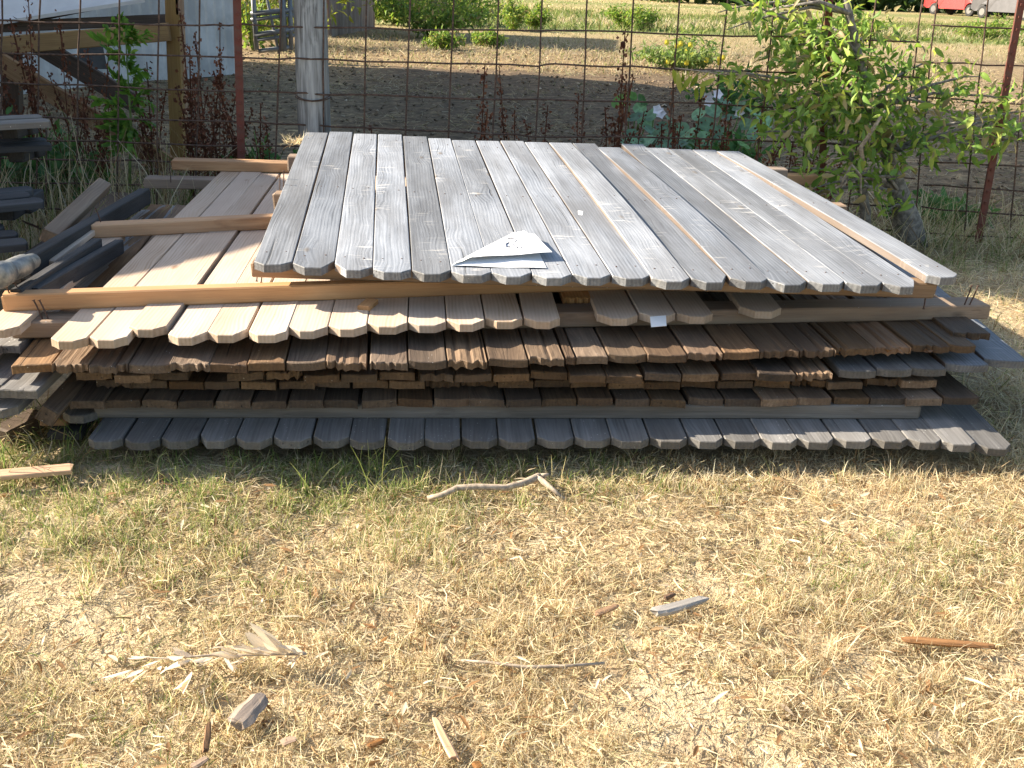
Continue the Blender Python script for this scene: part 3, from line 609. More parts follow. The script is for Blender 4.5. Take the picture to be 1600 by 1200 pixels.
sets = [str_, tufts(4200, -3, 9, 5.3, 15, 7, .03, .10, .003, .007, lambda X, Y: X*0+.3, clump(0), .06, (.5, 1.45), .6),
        tufts(1500, -2, 10, 14.5, 20, 7, .05, .16, .006, .014, lambda X, Y: X*0+.2, None, .1, (.3, 1.4), .7),
        tufts(1500, -4, 16, 19, 28, 7, .03, .12, .008, .016, lambda X, Y: X*0+.25, None, .15, (.1, 1.1), .7),
        tufts(3200, -4, 26, 28, 46, 7, .12, .3, .02, .04, lambda X, Y: np.clip(.92-.6*(vnoise(X*.1, Y*.12, 21) > .66), 0, 1), None, .3, (.1, 1.0), .7),
        tufts(2600, -4, 60, 44, 95, 6, .03, .10, .04, .08, lambda X, Y: np.where(vnoise(X*.05, Y*.15, 22) > .5, .8, .3), lambda X, Y: np.clip(1-(X > 24)*(Y > 48)*.8, 0, 1), .5, (.1, 1.0))]
blade_obj("field_grass", sets, "dry and green grass of the garden strips and the field beyond", "grass")
# soil clods
n_ = 9000; X = RNG.uniform(-3, 9, n_); Y = 5.4+RNG.random(n_)**1.5*13; S = RNG.uniform(.004, .016, n_)*(1+.05*Y); oc = np.array([(1,0,0),(-1,0,0),(0,1,0),(0,-1,0),(0,0,1),(0,0,-1)], float)
ft = np.array([(0,2,4),(2,1,4),(1,3,4),(3,0,4),(2,0,5),(1,2,5),(3,1,5),(0,3,5)])
V = oc[None]*S[:, None, None]*RNG.uniform(.6, 1.3, (n_, 6, 1)) + RNG.normal(0, .25, (n_, 6, 3))*S[:, None, None]; V[:, :, 2] *= .7; V += np.stack([X, Y, zground(X, Y)+S*.2], 1)[:, None, :]
CC = np.repeat(np.where(RNG.random((n_, 1)) < .05, np.array([[.36, .30, .22]]), np.array([[.15, .115, .08]]))*RNG.uniform(.5, 1.9, (n_, 1)), 6, 0)
sm = leafmat("soil_clod", 0.0, .95, .05)
tag(link("soil_clods", np_mesh("soil_clods", V.reshape(-1, 3), (ft[None]+(np.arange(n_)*6)[:, None, None]).reshape(-1, 3), CC), sm), "clods of dark garden soil and pale stones behind the fence", "soil", None, 'stuff')

# ------------------------------------------------------------------ leaves
def leaf_arr(n, P, D, Nn, ln, wd, col, fold=.25, droop=.3):
    """n pointed leaves of 6 quads: P base, D direction, Nn face normal"""
    ts = np.array([0, .22, .5, .78, 1.0]); ws = np.array([.06, .75, 1.0, .62, .03]); S = np.cross(D, Nn); S /= np.linalg.norm(S, axis=1, keepdims=True)+1e-9
    V = np.zeros((n, 5, 3, 3)); C = np.zeros((n, 5, 3, 3))
    for j, (t_, w_) in enumerate(zip(ts, ws)):
        c = P+D*(ln*t_)[:, None]-Nn*(ln*droop*t_*t_)[:, None]
        for k, s in enumerate((-1, 0, 1)):
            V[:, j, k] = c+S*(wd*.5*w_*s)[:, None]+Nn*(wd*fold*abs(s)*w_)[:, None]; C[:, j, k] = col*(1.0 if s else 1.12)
    base = (np.arange(n)*15)[:, None]; q = []
    for j in range(4):
        for k in range(2): a = j*3+k; q.append(base+np.array([[a, a+1, a+4, a+3]]))
    return V.reshape(-1, 3), np.concatenate(q, 0), np.clip(C.reshape(-1, 3), 0, 1)
def unit(a): return a/(np.linalg.norm(a, axis=-1, keepdims=True)+1e-9)
LG = np.array([(.18, .31, .06), (.25, .38, .075), (.32, .44, .09), (.12, .22, .045), (.42, .49, .12), (.21, .34, .07), (.38, .31, .17)])
def rand_leaf(n, P, lmin, lmax, asp, pal=LG, down=.4):
    D = RNG.normal(0, 1, (n, 3)); D[:, 2] -= down; D = unit(D); Nn = RNG.normal(0, 1, (n, 3)); Nn[:, 2] += .8; Nn = unit(Nn-D*np.sum(Nn*D, 1, keepdims=True))
    ln = RNG.uniform(lmin, lmax, n); return leaf_arr(n, P, D, Nn, ln, ln*RNG.uniform(asp*.8, asp*1.2, n), pick(pal, n, .2), droop=RNG.uniform(.0, .5))

# ------------------------------------------------------------------ wire fence
YF = 4.95
fence = empty("wire_mesh_fence", (.8, YF, 0), "rusty welded wire mesh fence running behind the stack, left of the leafy sapling", "fence", "wire mesh sheets of the fence")
fence2 = empty("wire_mesh_fence", (2.9, YF, 0), "rusty welded wire mesh sheet at the right end of the fence", "fence", "wire mesh sheets of the fence")
WR = random.Random(5)
def wire(par, pts, r=.0042, name="wire", dY=0):
    P_ = [aty(x, y, YF+dY) for x, y in pts]; Q_ = []
    for i in range(len(P_)-1):
        for k in range(3): Q_.append(P_[i].lerp(P_[i+1], k/3)+Vector((0, WR.uniform(-.008, .008), WR.uniform(-.0045, .0045))))
    Q_.append(P_[-1]); return link(name, tube_mesh(name, Q_, r, 5), RUST, par)
HW = [[(-60, 31), (62, 35), (312, 39), (381, 39), (509, 42), (708, 48), (900, 49), (1100, 54), (1234, 58), (1437, 66)],
      [(-60, 81), (184, 86), (437, 91), (509, 94), (700, 100), (840, 103), (880, 100), (987, 105), (1200, 112), (1436, 121)],
      [(-60, 126), (122, 134), (312, 142), (460, 145), (509, 147), (703, 153), (900, 158), (1112, 162), (1203, 169), (1434, 175)],
      [(-60, 178), (122, 186), (369, 191), (462, 195), (516, 197), (700, 206), (800, 210), (840, 213), (987, 212), (1269, 224), (1432, 229)],
      [(-60, 216), (125, 220), (250, 225), (460, 230), (800, 250), (1100, 262), (1300, 272), (1430, 279)],
      [(-60, 246), (122, 250), (250, 252), (460, 262), (800, 285), (1430, 325)], [(-60, 284), (122, 287), (300, 290), (800, 325), (1430, 362)], [(-60, 325), (300, 330), (800, 352), (1430, 382)]]
for h in HW: wire(fence, h)
VT = [(3,0),(62,58),(125,121),(187,184),(248,246),(312,307),(440,431),(506,506),(573,569),(641,633),(709,700),(779,769),(847,836),(917,908),(990,976),(1062,1044),(1137,1112),(1211,1186),(1290,1262),(1368,1338),(1441,1411)]
for i, (a, b) in enumerate(VT):
    s = (b-a)/230; pts = [(a-s*30, -30), (a, 0), ((a+b)/2+WR.uniform(-1.5, 1.5), 115), (b, 230), (b+s*100, 330), (b+s*150, 380)]
    wire(fence, pts, dY=.006)
for a, b, y0 in [(73, 72, 182), (1258, 1250, 200)]: wire(fence, [(a, y0), (b, 340)], dY=.01)
HB = [[(1455, 40), (1545, 44), (1680, 50)], [(1452, 97), (1540, 101), (1680, 108)], [(1448, 152), (1530, 159), (1680, 166)], [(1446, 214), (1520, 217), (1680, 224)], [(1444, 252), (1540, 258), (1680, 264)],
      [(1442, 288), (1540, 296), (1680, 303)], [(1440, 324), (1540, 333), (1680, 340)], [(1440, 364), (1540, 370), (1680, 378)], [(1440, 383), (1540, 389), (1680, 396)]]
for h in HB: wire(fence2, h, dY=.02)
for a, b in [(1464, 1440), (1545, 1518), (1612, 1590)]: wire(fence2, [(a+2, -20), (a, 0), (b, 230), (b-14, 390)], dY=.026)
# t posts
def tpost(x0, x1, ybot, label, Y):
    A, B = aty(x1, ybot, Y), aty(x0, 0, Y); d = (B-A).normalized(); A = A - d*(A.z/d.z + .15); B = B + d*.35
    e = empty("metal_t_post", A, label, "fence post", "steel T posts of the wire fence"); m_ = frame(A, B-A, Vector((0, -1, 0))); L_ = (B-A).length
    link("flange", box_mesh("flange", .036, L_, .005, .001), TPOST, e, m_); link("web", box_mesh("web", .005, L_, .034, .001), TPOST, e, m_ @ Matrix.Translation((0, 0, -.005)))
    for k in range(int(L_/.055)): link("stud", box_mesh("stud", .012, .012, .006, .001), TPOST, e, m_ @ Matrix.Translation((0, .03+.055*k, .006)))
    return e
tpost(370, 377, 240, "reddish steel T post at left, beside the grey wooden post", 4.92)
tpost(1296, 1284, 280, "orange-red steel T post half hidden by the leafy sapling", 4.90)
tpost(1597, 1532, 362, "rust-brown steel T post leaning at the far right", 4.88)
# wooden post with wire wraps
A, B = aty(493, 240, 5.02), aty(484, 0, 5.02); d = (B-A).normalized(); A = A-d*(A.z/d.z+.1); B = B+d*.35
e = empty("wooden_fence_post", A, "thick cracked grey wooden fence post behind the stack", "fence post")
V = []; Fc = []; ns = 22; L_ = (B-A).length; cr = [RR.uniform(-.0035, .002) for _ in range(ns)]
for j in range(15):
    for k in range(ns):
        r = .080*(1-.06*j/14)+cr[k]+RR.uniform(-.0012, .0012)-(.007 if k in (3, 15) else 0); t_ = 2*math.pi*k/ns; V.append((r*math.cos(t_), L_*j/14, r*math.sin(t_)))
for j in range(14):
    for k in range(ns): a = j*ns+k; b = j*ns+(k+1) % ns; Fc.append((a, a+ns, b+ns, b))
Fc.append(tuple(14*ns+k for k in reversed(range(ns))))
link("shaft", mesh("shaft", V, Fc, True), PO, e, frame(A, B-A))
for zz, s in ((.62, .0), (.635, .012)):
    c = A+d*((zz-A.z)/d.z); link("wire_wrap", tube_mesh("wire_wrap", [c+Vector((.084*math.cos(t_), .084*math.sin(t_), s*math.sin(t_*1.0)+.006*math.cos(t_*2))) for t_ in np.linspace(0, 6.28, 17)], .0022, 5), RUST, e)
# straw nest
c = atz(462, 226, Z5+.06); sets = [blades(70, c.x+RNG.normal(0, .018, 70), c.y+RNG.normal(0, .02, 70), c.z+RNG.uniform(0, .02, 70), RNG.uniform(.03, .09, 70), np.full(70, .003), RNG.uniform(0, 6.28, 70), RNG.uniform(.9, 1.6, 70), RNG.normal(0, .3, 70), pick(STRAW, 70))]
blade_obj("straw_wisp", sets, "wisp of golden straw on the back left corner of the top panel", "straw", 'thing')

# ------------------------------------------------------------------ sapling at right: trunk, boughs, leaves
tree = empty("leafy_sapling", atz(1420, 378), "leafy green sapling with a leaning grey trunk growing through the fence at right", "tree")
tk = [(1424, 392), (1418, 350), (1405, 300), (1385, 240), (1362, 170), (1342, 90), (1326, 20), (1316, -40)]
link("trunk", tube_mesh("trunk", [aty(x, y, 4.86+.004*i) for i, (x, y) in enumerate(tk)], [.085, .07, .045, .028, .022, .02, .018, .016], 12), BARK, tree)
link("trunk", tube_mesh("trunk", [aty(x, y, 4.78) for x, y in [(1352, 385), (1352, 330), (1346, 290), (1330, 250), (1310, 200), (1290, 140)]], [.03, .026, .022, .018, .014, .01], 8), BARK, tree)
for pts, r in [([(1350, 265), (1345, 230), (1365, 200), (1383, 172)], .012), ([(1330, 255), (1322, 285), (1296, 300), (1280, 305)], .006), ([(1328, 255), (1345, 275), (1345, 305), (1358, 335)], .007), ([(1330, 258), (1318, 280), (1312, 300)], .006), ([(1322, 246), (1300, 248), (1290, 255)], .004)]:
    link("dead_twig", tube_mesh("dead_twig", [aty(x, y, 4.55) for x, y in pts], [r, r*.9, r*.75, r*.5][:len(pts)], 6), TWIG, tree)
CL = [(1255,95,55,4.9),(1225,45,38,4.95),(1300,75,55,4.85),(1180,30,26,4.9),(1290,40,62,5.0),(1240,70,45,4.95),(1330,120,80,4.8),(1275,130,70,4.85),(1400,150,62,4.9),(1245,185,55,4.8),(1325,205,72,4.7),(1400,225,52,4.75),(1360,275,42,4.65),(1300,285,26,4.6),(1465,165,52,4.9),(1535,190,48,4.8),(1585,175,45,4.8),(1480,215,45,4.8),(1560,215,30,4.75),(1195,150,42,4.9),(1150,112,26,4.85),(1205,205,22,4.75),(1262,262,24,4.7),(1455,235,20,4.7),(1400,320,26,4.7),(1165,8,28,4.9),(1215,12,40,4.9),(1505,120,26,4.9),(1440,100,40,5.0),(1350,60,55,5.05),(1380,190,60,4.75),(1300,180,70,4.75),(1275,300,22,4.55),(1520,225,32,4.7),(1545,150,30,4.9)]
LP = []
for (x, y, r, Yc) in CL:
    k = int(r*r*.040); ang = RNG.uniform(0, 6.283, k); rad = r*np.sqrt(RNG.random(k))*(.7+.7*RNG.random(k))
    for a, q in zip(ang, rad): LP.append(aty(x+q*math.cos(a), y+q*math.sin(a)*.9, Yc+RNG.normal(0, .16)))
    c = aty(x, y, Yc); ti = min(range(len(tk)), key=lambda i: abs(tk[i][0]-x)*.6+abs(tk[i][1]-y-25)); s = aty(*tk[ti], 4.86)
    mid = s.lerp(c, .5)+Vector((RNG.normal(0, .03), RNG.normal(0, .05), .04)); link("bough", tube_mesh("bough", [s, mid, c, c+(c-mid)*.5+Vector((0, 0, -.02))], [.011, .008, .005, .002], 6), BARK, tree)
LP = np.array([tuple(p_) for p_ in LP]); nl = len(LP); order = np.argsort(LP[:, 1])
V, Q, C = rand_leaf(nl, LP, .025, .078, .38)
V5 = V.reshape(nl, 15, 3); C5 = C.reshape(nl, 15, 3); qq = np.array([[j*3+k, j*3+k+1, j*3+k+4, j*3+k+3] for j in range(4) for k in range(2)])
front = order[:290]
for i in front:
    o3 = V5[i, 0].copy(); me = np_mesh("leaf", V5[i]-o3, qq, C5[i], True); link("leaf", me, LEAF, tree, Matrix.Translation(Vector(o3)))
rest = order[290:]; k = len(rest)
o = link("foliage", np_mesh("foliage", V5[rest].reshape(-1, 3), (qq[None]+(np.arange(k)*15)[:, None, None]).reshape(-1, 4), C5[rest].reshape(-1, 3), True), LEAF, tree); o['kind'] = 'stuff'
link("bough", tube_mesh("bough", [aty(x, y, 4.88) for x, y in [(1268, 40), (1235, 32), (1195, 16), (1150, -4), (1120, -20)]], [.007, .006, .005, .004, .003], 6), BARK, tree)
# withered yellow-green spray reaching left
spray = empty("leafy_vine", aty(1200, 115, 4.86), "withered yellow-green vine spray hanging on the wire left of the sapling", "vine")
link("stem", tube_mesh("stem", [aty(x, y, 4.86) for x, y in [(1215, 130), (1170, 118), (1120, 115), (1085, 110), (1055, 106)]], [.006, .005, .004, .003, .002], 5), TWIG, spray)
YG = np.array([(.42, .46, .08), (.36, .42, .07), (.48, .48, .12), (.28, .36, .06)])
for i, (x, y) in enumerate([(1052,108),(1060,112),(1068,112),(1075,110),(1082,118),(1090,116),(1098,125),(1108,112),(1118,122),(1070,116),(1062,118),(1130,120),(1146,122),(1160,118),(1172,126),(1088,136),(1185,122),(1196,130)]):
    c = aty(x, y, 4.84); D = Vector((RNG.normal(0, .5), RNG.normal(0, .4), -1 if i < 11 else -.3)).normalized(); Nn = Vector((RNG.normal(), RNG.normal()-1, .3)); Nn = (Nn-D*Nn.dot(D)).normalized()
    v, q, c3 = leaf_arr(1, np.zeros((1, 3)), np.array([D]), np.array([Nn]), np.array([RNG.uniform(.07, .11)]), np.array([.028]), pick(YG, 1), .3, RNG.uniform(-.7, .7))
    link("leaf", np_mesh("leaf", v, q, c3, True), LEAF, spray, Matrix.Translation(c))

# ------------------------------------------------------------------ squash plant, marigold bush, green weeds
sq = empty("squash_plant", atz(1080, 236), "squash plant with big round blue-green leaves and white blossoms behind the fence", "plant")
def round_leaf(c, r, nrm, col, par, name="leaf"):
    nrm = Vector(nrm).normalized(); a = nrm.orthogonal().normalized(); b = nrm.cross(a); V = [c]; n_ = 12; ph = RNG.uniform(0, 6)
    for ring, rr in ((1, .55), (2, 1.0)):
        for k in range(n_):
            t_ = 2*math.pi*k/n_+ph; q = rr*r*(1-.28*max(0, math.cos(t_-ph))**8)*(1+.05*math.sin(5*t_)); V.append(c+(a*math.cos(t_)+b*math.sin(t_))*q+nrm*(.16*r*rr*rr+.05*r*math.sin(3*t_)*rr))
    Fc = [(0, 1+k, 1+(k+1) % n_) for k in range(n_)]+[(1+k, 1+n_+k, 1+n_+(k+1) % n_, 1+(k+1) % n_) for k in range(n_)]
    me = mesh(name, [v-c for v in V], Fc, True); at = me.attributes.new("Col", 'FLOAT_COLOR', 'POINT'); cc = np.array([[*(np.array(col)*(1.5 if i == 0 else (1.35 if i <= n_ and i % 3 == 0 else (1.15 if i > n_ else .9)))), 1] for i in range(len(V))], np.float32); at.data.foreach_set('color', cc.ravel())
    return link(name, me, LEAF, par, Matrix.Translation(c))
SQ = [(992,185),(1008,190),(1000,170),(1022,180),(1035,198),(1015,205),(1048,190),(1030,215),(1060,205),(990,215),(1075,215),(1092,180),(1105,200),(1115,175),(1125,205),(1140,185),(1150,210),(1165,195),(1175,215),(1130,215),(1100,220),(1060,228),(1040,230),(1012,222),(985,230),(1160,228),(1185,205),(1130,160),(1155,168),(1175,178),(970,160),(985,152),(1003,157),(1195,190),(1118,230),(1085,228)]
for i, (x, y) in enumerate(SQ):
    Yc = 7.7+(200-y)*.012+RNG.normal(0, .08); c = aty(x, y, Yc); c.z = max(c.z, .05); up = i in (30, 31, 32)
    g = np.array((.10, .21, .05) if up else (.19, .33, .21))*RNG.uniform(.5, 1.5)
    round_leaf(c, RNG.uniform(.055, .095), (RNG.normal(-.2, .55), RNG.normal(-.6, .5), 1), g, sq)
    link("leaf_stalk", tube_mesh("leaf_stalk", [(c.x+RNG.normal(0, .04), c.y+.06, 0), c.lerp(Vector((c.x, c.y+.06, 0)), .4), c], .006, 5), LEAF if False else plain("stalk_green", (.16, .24, .07), .6, 0, .2, 20, 0) if 'stalk_green' not in bpy.data.materials else bpy.data.materials['stalk_green'], sq)
WH = plain("white_petal", (.72, .70, .74), .6, 0, .05, 20, 0)
for (x, y) in [(1032, 177), (1027, 172), (1106, 150), (1121, 148), (1107, 158), (1155, 175)]:
    c = aty(x, y, 7.5); V = [Vector((0, 0, 0))]; Fc = []
    for k in range(10): t_ = 2*math.pi*k/10; rr = .042 if k % 2 == 0 else .030; V.append(Vector((rr*math.cos(t_), -.012, rr*math.sin(t_))))
    Fc = [(0, 1+k, 1+(k+1) % 10) for k in range(10)]; me = mesh("blossom", V, Fc); link("blossom", me, WH, sq, Matrix.Translation(c) @ Matrix.Rotation(RNG.uniform(-.6, .6), 4, 'X'))
def bush(name, base, h, r, n_, lmin, lmax, pal, label, cat, group=None, asp=.4, blob=None):
    e = empty(name, base, label, cat, group); k = 7
    for j in range(k):
        t_ = RNG.uniform(0, 6.28); q = r*RNG.random()**.5; tipp = base+Vector((q*math.cos(t_), q*math.sin(t_), h*RNG.uniform(.6, 1)))
        link("stem", tube_mesh("stem", [base-Vector((0, 0, .02)), base.lerp(tipp, .5)+Vector((0, 0, .1*h)), tipp], [.012*h+.002, .009*h, .003], 5), bpy.data.materials['stalk_green'], e)
    tips = np.array([(lambda t_, q: (base.x+q*math.cos(t_), base.y+q*math.sin(t_), base.z+h*RNG.uniform(.45, 1.1)*(1.1-.5*q/r)))(RNG.uniform(0, 6.28), 1.1*r*RNG.random()**.5) for _ in range(max(5, int(9+10*r)))])
    ii = RNG.integers(0, len(tips), n_); tt_ = (.12+.88*RNG.random(n_)**.65)[:, None]; b_ = np.array(base)[None]
    P_ = b_+(tips[ii]-b_)*tt_; P_[:, 2] += .15*h*tt_[:, 0]*(1-tt_[:, 0]); P_ += RNG.normal(0, 1, P_.shape)*np.array([.13*r+.02, .13*r+.02, .07*h])*(.5+.5*tt_); P_[:, 2] = np.maximum(P_[:, 2], .01)
    v, q_, c_ = rand_leaf(n_, P_, lmin, lmax, asp, pal, .1); o = link("foliage", np_mesh("foliage", v, q_, c_, True), LEAF, e); o['kind'] = 'stuff'; return e
MG = np.array([(.16, .25, .08), (.22, .30, .10), (.12, .20, .07), (.28, .34, .12)])
mb = bush("flowering_bush", atz(1062, 110), .55, .72, 1500, .06, .12, MG, "low green bush dotted with small yellow flowers in the sunny garden strip", "bush", None, .3)
YL = plain("yellow_petal", (.75, .62, .05), .6, 0, .05, 20, 0)
for (x, y) in [(1042,66),(1064,68),(1079,70),(1074,80),(1082,86),(1104,94),(1124,92),(1073,98),(1044,96),(1058,72),(1124,98),(1130,90)]:
    c = aty(x, y, 15.3+RNG.uniform(-.2, .2)); V = [Vector((0, -.02, 0))]+[Vector((.045*math.cos(2*math.pi*k/8)*(1 if k % 2 else .75), 0, .04*math.sin(2*math.pi*k/8))) for k in range(8)]
    link("flower", mesh("flower", V, [(0, 1+k, 1+(k+1) % 8) for k in range(8)]), YL, mb, Matrix.Translation(c))
DGn = np.array([(.06, .15, .05), (.08, .18, .06), (.10, .2, .07)])
bush("green_weed", atz(1160, 180), .45, .45, 900, .05, .1, DGn, "dark green ferny weed right behind the squash plant", "plant", None, .3)
bush("green_weed", atz(1120, 250), .2, .35, 240, .06, .12, DGn, "dark green low leaves at the right foot of the squash plant", "plant", None, .5)
for i, (x, y, h, r, lab) in enumerate([(803, 48, .9, .35, "small bushy green weed on the dry strip, left of a taller pair"), (838, 47, .8, .3, "small bushy green weed on the dry strip, right of its twin"), (668, 60, 1.5, 1.1, "broad green shrub at the near end of the field, left of the mesh centre"), (720, 40, 1.8, 1.6, "wide green scrub farther back than the broad shrub"), (615, 40, 1.6, .9, "bright green shrub at the corner of the wooden shed"), (975, 45, .9, .5, "green weed beside red stalks at the far edge of the garden"), (1000, 47, .9, .6, "leafy green weed right of the red stalks in the dry strip"), (690, 78, .4, .3, "little green weed in the shaded grass behind the wooden post"), (764, 74, .4, .25, "little green weed alone in the shaded grass"), (1345, 60, .9, .6, "green weed behind the sapling at right"), (1545, 62, .8, 1.0, "greyish green low weed in the dry strip at right")]):
    bush("green_weed", atz(x, y), h*.85, r*1.1, int(700+1500*r), .045*(1+.3*h), .11*(1+.3*h), LG*.85, lab, "plant", None, .34)

# ------------------------------------------------------------------ dry dock stalks
DK = np.array([(.19, .08, .05), (.13, .055, .036), (.25, .115, .07), (.10, .045, .032)])
def dock_mesh(h, seed):
    R = np.random.default_rng(seed); V = []; Q = []; C = []; o = 0
    for b in range(3):
        az = R.uniform(0, 6.28); ln = .15*R.random() if b else .02; bx, by = ln*math.cos(az), ln*math.sin(az); hh = h*(1 if b == 0 else R.uniform(.5, .85)); n_ = 5
        st = [np.array((bx*t_**1.5*1.2, by*t_**1.5*1.2, hh*t_)) for t_ in np.linspace(0, 1, n_)]
        for i in range(n_-1):
            a, c = st[i], st[i+1]; r = .0028
            for s in ((r, 0), (0, r)):
                d = np.array((s[0], s[1], 0)); V += [a-d, a+d, c+d*.8, c-d*.8]; Q.append([o, o+1, o+2, o+3]); C += [DK[1]]*4; o += 4
        for k in range(95):
            t_ = R.uniform(.42, 1); p_ = st[0]*0+np.array((bx*t_**1.5*1.2, by*t_**1.5*1.2, hh*t_)); p_ = p_+R.normal(0, .016*(1.25-t_)+.005, 3); s = R.uniform(.003, .008); u_ = R.normal(0, 1, 3); u_ /= np.linalg.norm(u_); v_ = np.cross(u_, R.normal(0, 1, 3)); v_ /= np.linalg.norm(v_)+1e-6
            V += [p_-u_*s, p_+v_*s, p_+u_*s, p_-v_*s]; Q.append([o, o+1, o+2, o+3]); C += [DK[R.integers(0, 4)]]*4; o += 4
    return np_mesh("dock_stalk", np.array(V), np.array(Q), np.array(C))
DM = [dock_mesh(.5, s) for s in range(6)]
DPOS = [(960,262,1.05,5.4),(945,262,.8,5.5),(905,262,.7,5.6),(840,262,.62,5.5),(800,262,.85,5.3),(808,262,.6,5.5),(745,262,.85,5.3),(670,258,.4,5.3),(612,256,.45,5.3),(590,256,.5,5.4),(560,256,.4,5.4),(1055,266,.9,5.3),(1075,266,.75,5.4),(1125,268,.8,5.3),(1050,268,.6,5.2),(1182,270,.7,5.4),(1100,266,.5,5.2),(1230,285,.5,5.3),(1260,290,.55,5.2),(1300,290,.6,5.2),(1035,266,.55,5.5),(985,264,.6,5.6),
        (300,262,.9,5.4),(312,262,1.05,5.6),(325,262,.95,5.5),(338,262,1.0,5.6),(350,262,.85,5.4),(290,262,.75,5.3),(330,262,.7,5.2),(345,262,.6,5.2),(395,262,.8,5.4),(405,262,.6,5.5),(425,262,.5,5.4),(240,262,.8,5.4),(232,262,.7,5.5),(150,300,.9,5.3),(165,300,.85,5.4),(140,290,.95,5.5),(110,290,1.0,5.4),(85,290,1.0,5.5),(60,290,1.1,5.4),(35,280,1.1,5.4),(20,280,1.0,5.5)]
for i, (x, y, h, Yc) in enumerate(DPOS):
    c = aty(x, y, Yc); o = link("dock_stalk", DM[i % 6], DOCK, None, Matrix.Translation((c.x, Yc, zg(c.x, Yc)-.01)) @ Matrix.Rotation(RNG.uniform(0, 6), 4, 'Z') @ Matrix.Rotation(RNG.normal(0, .12), 4, 'X') @ Matrix.Diagonal((RNG.uniform(.9, 1.7), RNG.uniform(.9, 1.7), h*1.85, 1)))
    tag(o, {0: "tallest dead red-brown dock stalk, standing left of the squash plant", 4: "tall dead dock stalk behind the middle of the top panel", 30: "dead dock stalk just right of the red post at left"}.get(i, "dead red-brown dock stalk standing along the wire fence"), "weed", "dry red-brown dock stalks along the fence")

# pinnate sapling at left
ps = empty("ferny_sapling", aty(195, 300, 5.2), "bright green ferny sapling in front of the timber frame at left", "sapling"); b0 = aty(200, 330, 5.2); b0.z = 0; t0 = aty(195, 40, 5.2)
link("stem", tube_mesh("stem", [b0, b0.lerp(t0, .5)+Vector((.02, 0, 0)), t0], [.008, .006, .002], 6), bpy.data.materials['stalk_green'], ps)
FG = np.array([(.12, .26, .05), (.16, .32, .06), (.10, .22, .045), (.20, .34, .07)])
for (x, y, ex, ey) in [(195,60,180,35),(195,62,215,50),(196,75,150,62),(196,75,232,52),(197,95,215,110),(195,110,205,80),(200,165,148,155),(200,150,235,160),(200,175,165,185),(205,180,240,195),(203,190,185,205),(205,170,225,140),(205,150,190,130),(208,200,175,225),(205,195,215,215),(200,120,225,108),(196,50,190,30),(198,130,178,118),(196,66,165,42),(196,70,208,40),(196,85,172,80),(198,100,180,95),(200,160,175,165),(202,168,222,172),(204,185,195,210),(204,180,168,200),(200,140,215,128),(206,205,190,235),(206,200,205,232)]:
    a, c = aty(x, y, 5.2), aty(ex, ey, 5.2+RNG.uniform(-.2, .1)); n_ = 22; tt = np.repeat(np.linspace(.15, 1, n_//2), 2); P_ = np.array([tuple(a.lerp(c, t_)) for t_ in tt]); dirv = np.array((c-a).normalized()); s = np.tile([1, -1], n_//2)[:, None]
    D = unit(dirv*.5+s*np.array([[0, -.75, .35]])+RNG.normal(0, .15, (n_, 3))); Nn = unit(np.cross(D, dirv[None])*s+RNG.normal(0, .15, (n_, 3))+np.array([[0, -.3, .4]])); Nn = unit(Nn-D*np.sum(Nn*D, 1, keepdims=True))
    v, q, c_ = leaf_arr(n_, P_, D, Nn, RNG.uniform(.045, .07, n_), np.full(n_, .021), pick(FG, n_), .1, .2); link("frond", np_mesh("frond", v, q, c_, True), LEAF, ps)
for i, (x, y, lab) in enumerate([(105, 285, "dark green leafy weed at the left behind the dry stalks"), (50, 290, "dark green weed by the left-edge heap"), (412, 215, "small green weed beside the wooden post"), (30, 240, "dark green weed under the left frame brace"), (1470, 300, "low green weed in the shade beyond the right fence")]):
    c = aty(x, y, 5.5); c.z = 0; bush("green_weed", c, .42 if i != 4 else .12, .28, 260, .04, .09, DGn*1.2, lab, "plant", None, .5)

# ------------------------------------------------------------------ timber frame, sheds, gate at left
tf = empty("timber_structure", (-1.9, 6.2, 0), "unfinished timber frame of posts, beams and braces standing behind the left fence", "frame")
def beam(par, p0, p1, Y0, Y1, wd, th, mat, name, seed=0):
    A, B = aty(*p0, Y0), aty(*p1, Y1); return link(name, box_mesh(name, wd, (B-A).length, th, .004, .002, 2, seed), mat, par, frame(A, B-A, Vector((0, -1, 0))))
beam(tf, (277, 260), (266, -60), 6.2, 6.2, .075, .09, TF, "post", 1); beam(tf, (286, 262), (277, 25), 6.28, 6.28, .05, .08, RF, "post", 2)
beam(tf, (-80, 78), (264, 50), 6.15, 6.15, .095, .045, TF, "beam", 3); beam(tf, (-80, 46), (276, 30), 6.5, 6.5, .06, .09, DB, "beam", 4)
beam(tf, (-80, 52), (290, -22), 6.7, 6.7, .06, .12, DB, "beam", 5); beam(tf, (-80, 50), (262, 258), 6.0, 6.12, .105, .04, RF, "brace", 6)
beam(tf, (50, 66), (215, 165), 6.6, 6.6, .11, .045, DB, "brace", 7); beam(tf, (18, 260), (14, 60), 6.4, 6.4, .09, .09, DB, "post", 8); beam(tf, (280, 24), (277, -40), 6.2, 6.2, .04, .05, RF, "stub", 9)
WS = plain("white_sheet_board", (.62, .62, .60), .6, 0, .06, 6, .05)
A = [aty(-60, 42, 6.45), aty(226, -2, 6.45), aty(200, -40, 6.9), aty(-60, -30, 6.9)]
flat_obj("white_board", A, WS, .02, "white sheet board laid across the top of the timber frame", "board")
